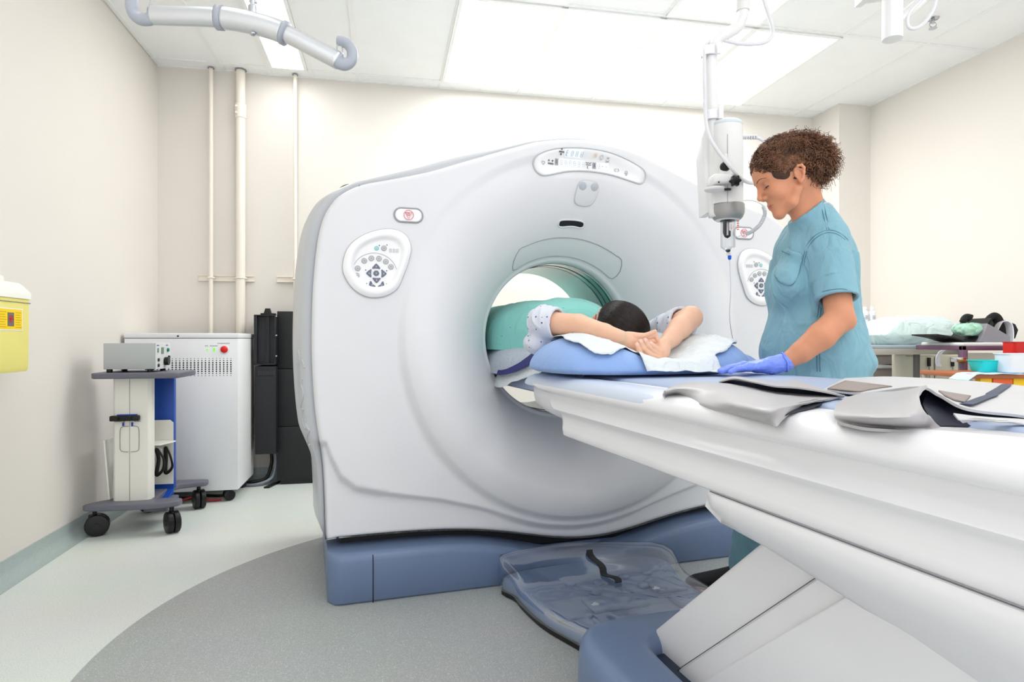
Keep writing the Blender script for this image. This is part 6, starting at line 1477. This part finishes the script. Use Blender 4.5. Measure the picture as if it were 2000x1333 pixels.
pbf = Field(G(0, -.35, .95)-Vector((.42, .42, .13)), G(0, -.35, .95)+Vector((.55, .52, .22)), .0036)
pbf.cap(shL, shR, .06, .06, .03); pbf.ell(G(0, .02, .98), (.17, .20, .10), None, .04)
pbf.cap(HP-ku*.08, G(0, -.14, .98), .05, .07, .03)
pbf.cap(shL, elL, .046, .041, .012); pbf.cap(elL, P_(1130, 636, 2.24), .040, .0405, .008); pbf.cap(P_(1130, 636, 2.24), P_(1180, 651, 2.16), .0405, .0325, .008); pbf.cap(P_(1180, 651, 2.16), wrL, .0325, .0255, .010)
pbf.cap(shR, elR, .045, .041, .012); pbf.cap(elR, P_(1328, 641, 2.19), .0405, .039, .008); pbf.cap(P_(1328, 641, 2.19), P_(1312, 660, 2.14), .039, .0305, .008); pbf.cap(P_(1312, 660, 2.14), wrR, .0305, .0245, .010)
pV, pF = pbf.mesh(2)
# hands: fine field
hf = Field(P_(1212, 712, 1.98)-Vector((.03, .03, .0)), P_(1312, 640, 2.24)+Vector((.01, .0, .0)), .0017)
# left-hand side hand (image), back of it up, fingers reaching right into the other palm
Yh = 2.095
H_ = lambda x, y, dy=0: P_(x, y, Yh+dy)
hf.cap(P_(1196, 656, 2.14), H_(1232, 667), .0215, .0265, .012); hf.cap(H_(1228, 665), H_(1256, 667, -.005), .027, .028, .015, flat=(0, 1, 0), ratio=.7)
hf.cap(H_(1232, 676), H_(1252, 682, -.01), .017, .019, .012)
for pts, rs in ((((1248, 660), (1269, 659), (1281, 655), (1284, 664)), (.0125, .0098, .0092, .0075)), (((1252, 668), (1275, 667), (1288, 668), (1290, 677)), (.0125, .0095, .0090, .0075)), (((1252, 674), (1274, 675), (1289, 678), (1291, 686)), (.012, .0092, .0085, .007)), (((1250, 680), (1272, 683), (1284, 687)), (.0115, .0086, .0075)), (((1240, 658), (1258, 657), (1272, 652), (1279, 648)), (.013, .0105, .0092, .0078))):
    hf.chain([H_(x, y, -.012-.004*i) for i, (x, y) in enumerate(pts)], [r*.95 for r in rs], .002)
# right-hand side hand, cupped from below, fingertips with nails showing
hf.cap(H_(1297, 674, .0), H_(1292, 690, -.02), .0265, .026, .012, flat=(1, .3, 0), ratio=.85); hf.cap(H_(1293, 686, -.02), H_(1282, 694, -.035), .024, .022, .012)
nails = []
for pts, rs in ((((1286, 702), (1264, 701), (1250, 690), (1244, 673)), (.0115, .0098, .0090, .0078)), (((1286, 697), (1270, 692), (1257, 681), (1251, 667)), (.0118, .0100, .0092, .0080)), (((1288, 692), (1277, 686), (1266, 676), (1260, 665)), (.0115, .0098, .0090, .0080)), (((1291, 687), (1285, 683), (1277, 677), (1271, 671)), (.0108, .0092, .0084, .0074))):
    Q = [H_(x, y, -.048-.004*min(i, 2)) for i, (x, y) in enumerate(pts)]
    hf.chain(Q, [r*.94 for r in rs], .0015); hf.ell(Q[1], (rs[1]*1.02,)*3, None, .002); hf.ell(Q[2], (rs[2]*1.0,)*3, None, .002)
    nails.append((Q[3], (Q[3]-Q[2]).normalized(), rs[3]))
hf.chain([H_(1290, 697, -.03), H_(1262, 700, -.035), H_(1244, 694, -.035), H_(1236, 689, -.035)], (.012, .0105, .0095, .008), .005)
qV, qF = hf.mesh(1)
# hidden lower body inside the bore
lb = Field(G(0, .5, .9)-Vector((.5, .6, .14)), G(0, .5, .9)+Vector((.5, .6, .3)), .012)
lb.ell(G(0, .25, .99), (.16, .24, .09), [udir, vdir, Vector((0, 0, 1))], .05); lb.ell(G(0, .55, .97), (.17, .18, .09), [udir, vdir, Vector((0, 0, 1))], .05)
for s in (-1, 1): lb.cap(G(s*.09, .6, .96), G(s*.11, 1.05, .93), .075, .05, .04)
lbV, lbF = lb.mesh(1)
pbody = npart('body', *join((phV, phF), (pV, pF), (qV, qF), (lbV, lbF)), M_skinP, pat)
bvq = bvh_of(qV, qF); bvph = bvh_of(phV, phF)
for c, ax_, r in nails:
    top = c+Vector((0, -1, .15)).normalized()*r*.80+ax_*.001; s1_ = ax_.cross(Vector((0, -1, .15))).normalized(); n_ = s1_.cross(ax_)
    if n_.y > 0: n_ = -n_
    V = []; F = []; rings = []
    for i in range(6):
        t = i/5; wd = r*.62*(math.sin(PI*(.18+.72*t))**.5)
        rings.append([c+n_*(r*.93)*math.cos(math.asin(min(.9, abs(s)*wd/r)))+s1_*s*wd+ax_*(-.0045+.0105*t)+n_*(.0012-.0022*t*t) for s in (-1, -.5, 0, .5, 1)])
    part('fingernail', loft(rings, False, False), mat('nail_pink', (.93, .76, .72), .25), pbody)
for s in (-1, 1):
    B_p = [bvph.find_nearest(TP(*q)) for q in ((.0965, s*.014, .0355), (.0945, s*.024, .0405), (.0865, s*.037, .0430), (.0760, s*.049, .0375))]
    part('eyebrow', tube([b[0]+b[1]*.0006 for b in B_p], lambda t: .0026*(1-.7*t)+.0003, 8, 6, flat=.6), M_brow, pbody)
    lp_ = [TP(.0705, s*.031, .0125)+(kf*math.cos(t)*.0142+kl*s*math.sin(t)*.0142)-ku*.004 for t in [math.radians(-50+12*i) for i in range(9)]]
    part('lash_line', tube(lp_, .0010, 6, 2), M_brow, pbody)
P = [bvph.find_nearest(TP(.086-.3*abs(l)**1.2, l, -.0522)) for l in (-.018, -.009, 0, .009, .018)]
part('lips', tube([p[0]+p[1]*.0006 for p in P], lambda t: .007*math.sin(PI*(t*.94+.03))**.7+.0004, 8, 5, flat=.35), M_lip, pbody)
# straight dark hair
ph_ = Field(HP-Vector((.2, .2, .2)), HP+Vector((.2, .2, .2)), .003)
ph_.ell(TP(-.004, 0, .054), (.101, .087, .092), [kf, kl, ku], .01); ph_.ell(TP(-.045, 0, .02), (.060, .072, .07), [kf, kl, ku], .02)
ph_.ell(TP(.128, 0, -.022), (.066, .12, .090), [kf, kl, ku], .008, True); ph_.ell(TP(.060, 0, -.075), (.09, .13, .085), [kf, kl, ku], .01, True)
for s in (-1, 1): ph_.ell(TP(.018, s*.090, -.014), (.034, .024, .036), [kf, kl, ku], .008, True)
gV_, gF_ = ph_.mesh(1)
phair = npart('hair', gV_, gF_, mat('hair_base_dark', (.115, .085, .075), .5), pbody); bvg = bvh_of(gV_, gF_)
st_V = []; st_F = []
for i in range(1900):
    # strands run from the front hairline/parting back over the crown and down to the nape
    l0 = random.uniform(-.070, .070); th0 = math.radians(random.uniform(14, 150)); L = math.radians(random.uniform(40, 90)); P = []
    for j in range(9):
        t = th0+L*j/8; f_ = -.010+.11*math.cos(t); u_ = .045+.11*math.sin(t); l_ = l0*(1+.25*j/8)*(1-.3*abs(math.cos(t)))
        h_ = bvg.find_nearest(TP(f_, l_+.002*math.sin(j+i), u_))
        if h_[0] is None or (P and (h_[0]-P[-1]).length > .05): break
        P.append(h_[0]+h_[1]*(.0012+.0012*random.random()))
    if len(P) < 4: continue
    v, f = tube(P, lambda t: .0009*(1-.6*t), 3, 2); n0 = len(st_V); st_V += v; st_F += [tuple(a+n0 for a in g) for g in f]
stn = part('hair_strands', (st_V, st_F), M_hairP, phair); stn['kind'] = 'stuff'
# gown
def dots(name, base, dark, scale, size=.16, wsc=16, cross=False, str_=.5):
    m = cloth_mat(name, base, .85, wsc, str_, .012); nt = m.node_tree; b = nt.nodes['Principled BSDF']
    tc = nt.nodes.new('ShaderNodeTexCoord'); vo = nt.nodes.new('ShaderNodeTexVoronoi'); vo.distance = 'MANHATTAN'; vo.inputs['Scale'].default_value = scale; vo.inputs['Randomness'].default_value = .35
    nt.links.new(tc.outputs['Object'], vo.inputs['Vector']); lt_ = nt.nodes.new('ShaderNodeMath'); lt_.operation = 'LESS_THAN'; lt_.inputs[1].default_value = size
    nt.links.new(vo.outputs['Distance'], lt_.inputs[0]); mx = nt.nodes.new('ShaderNodeMix'); mx.data_type = 'RGBA'; mx.inputs[6].default_value = lin(base)+(1,); mx.inputs[7].default_value = lin(dark)+(1,)
    nt.links.new(lt_.outputs[0], mx.inputs[0]); nt.links.new(mx.outputs[2], b.inputs['Base Color']); return m
M_gown = dots('gown_pattern', (.84, .855, .90), (.30, .34, .58), 46, .24); M_gown2 = dots('gown_grey', (.72, .755, .80), (.50, .54, .64), 55, .20); M_mint = dots('gown_mint', (.54, .82, .79), (.22, .5, .5), 26, .10, 9, str_=.9); M_mintd = mat('mint_edge', (.12, .62, .53), .7); M_nav = mat('gown_navy', (.22, .22, .46), .8)
d1 = (P_(1130, 636, 2.24)-elL).normalized(); hem1 = elL+d1*.020
gf = Field(G(0, -.2, .98)-Vector((.46, .36, .16)), G(0, -.2, .98)+Vector((.5, .45, .20)), .0038)
gf.cap(shL+Vector((0, 0, -.01)), elL-d1*.035, .064, .060, .03); gf.cap(elL-d1*.035, elL+d1*.05, .060, .060, .01, cut=(hem1, d1)); gf.cap(hem1-d1*.012, hem1+d1*.06, .0485, .0490, .002, sub=True)
gf.ell(P_(1052, 672, 2.36), (.055, .06, .045), None, .03)
hem2 = elR+(shR-elR).normalized()*.045; d2 = (elR-shR).normalized()
gf.cap(shR+Vector((0, 0, -.01)), elR, .066, .060, .03, cut=(hem2, d2)); gf.cap(hem2-d2*.01, hem2+d2*.05, .048, .049, .002, sub=True)
gf.ell(G(0, .0, .97), (.22, .26, .10), [udir, vdir, Vector((0, 0, 1))], .05)
gV2, gF2 = gf.mesh(2); gV2 = wrinkle(gV2, gF2, .006, (14, 14, 9), 5, .35, lambda p: .3 if (p-hem1).length < .07 or (p-hem2).length < .07 else 1)
gown = npart('gown', gV2, gF2, M_gown, pbody)
# lower gown and mint cover over the trunk, both going into the bore
def mound(name, w, base, top, d0, d1, m, amp=.010, seed=0, off=-.01, flare=0.0, par=pbody, zf=None):
    rows = []; n = 30
    for j in range(40):
        t = j/39; d = d0+(d1-d0)*t; row = []
        e = min(1, (t*8)) if True else 1; e = e**.5
        ww = (w+flare*sstep(0, .35, t)); tp = base+(top-base)*(.70+.30*e)*(1 if zf is None else zf(d))
        for i in range(n+1):
            a = PI*i/n; u = off-ww*math.cos(a)*(abs(math.cos(a))**-.25 if abs(math.cos(a)) > 1e-3 else 1)
            u = off-ww*math.copysign(abs(math.cos(a))**.75, math.cos(a)); z = base+(tp-base)*math.sin(a)**.62
            q = Vector((u*7+seed, d*7, z*9)); k = (1-2*abs(noise.noise(q)))*amp+amp*.5*noise.noise(q*2.4)
            row.append(G(u, d, z+k*math.sin(a)**.5))
        row += [G(off+ww*(1-2*i/8)*.98, d, base-.001) for i in range(1, 8)]
        rows.append(row)
    return part(name, loft(rows, True, True), m, par, auto=75)
mound('gown_skirt', .255, .850, .990, -.17, 1.2, M_gown2, .010, 3, -.015, .065)
cv = mound('mint_blanket', .19, .955, 1.180, -.02, 1.2, M_mint, .009, 8, -.03, .105)
cv['label'] = 'mint green patterned cover'
part('mint_edge', tube([G(-.03-.20*math.cos(a), .02, .93+.205*math.sin(a)**.62) for a in [PI*i/16 for i in range(1, 16)]], .004, 6, 2), M_mintd, cv) if False else None
part('navy_band', grid_surf([[G(-.24, -.13, .955), G(-.27, -.10, .925), G(-.29, -.06, .895), G(-.31, .02, .870), G(-.325, .12, .852), G(-.33, .25, .845)], [G(-.21, -.10, .985), G(-.25, -.06, .955), G(-.28, -.02, .925), G(-.305, .05, .893), G(-.322, .14, .872), G(-.33, .27, .865)]], 6, 4, .004, .002, 4), M_nav, gown, auto=70)
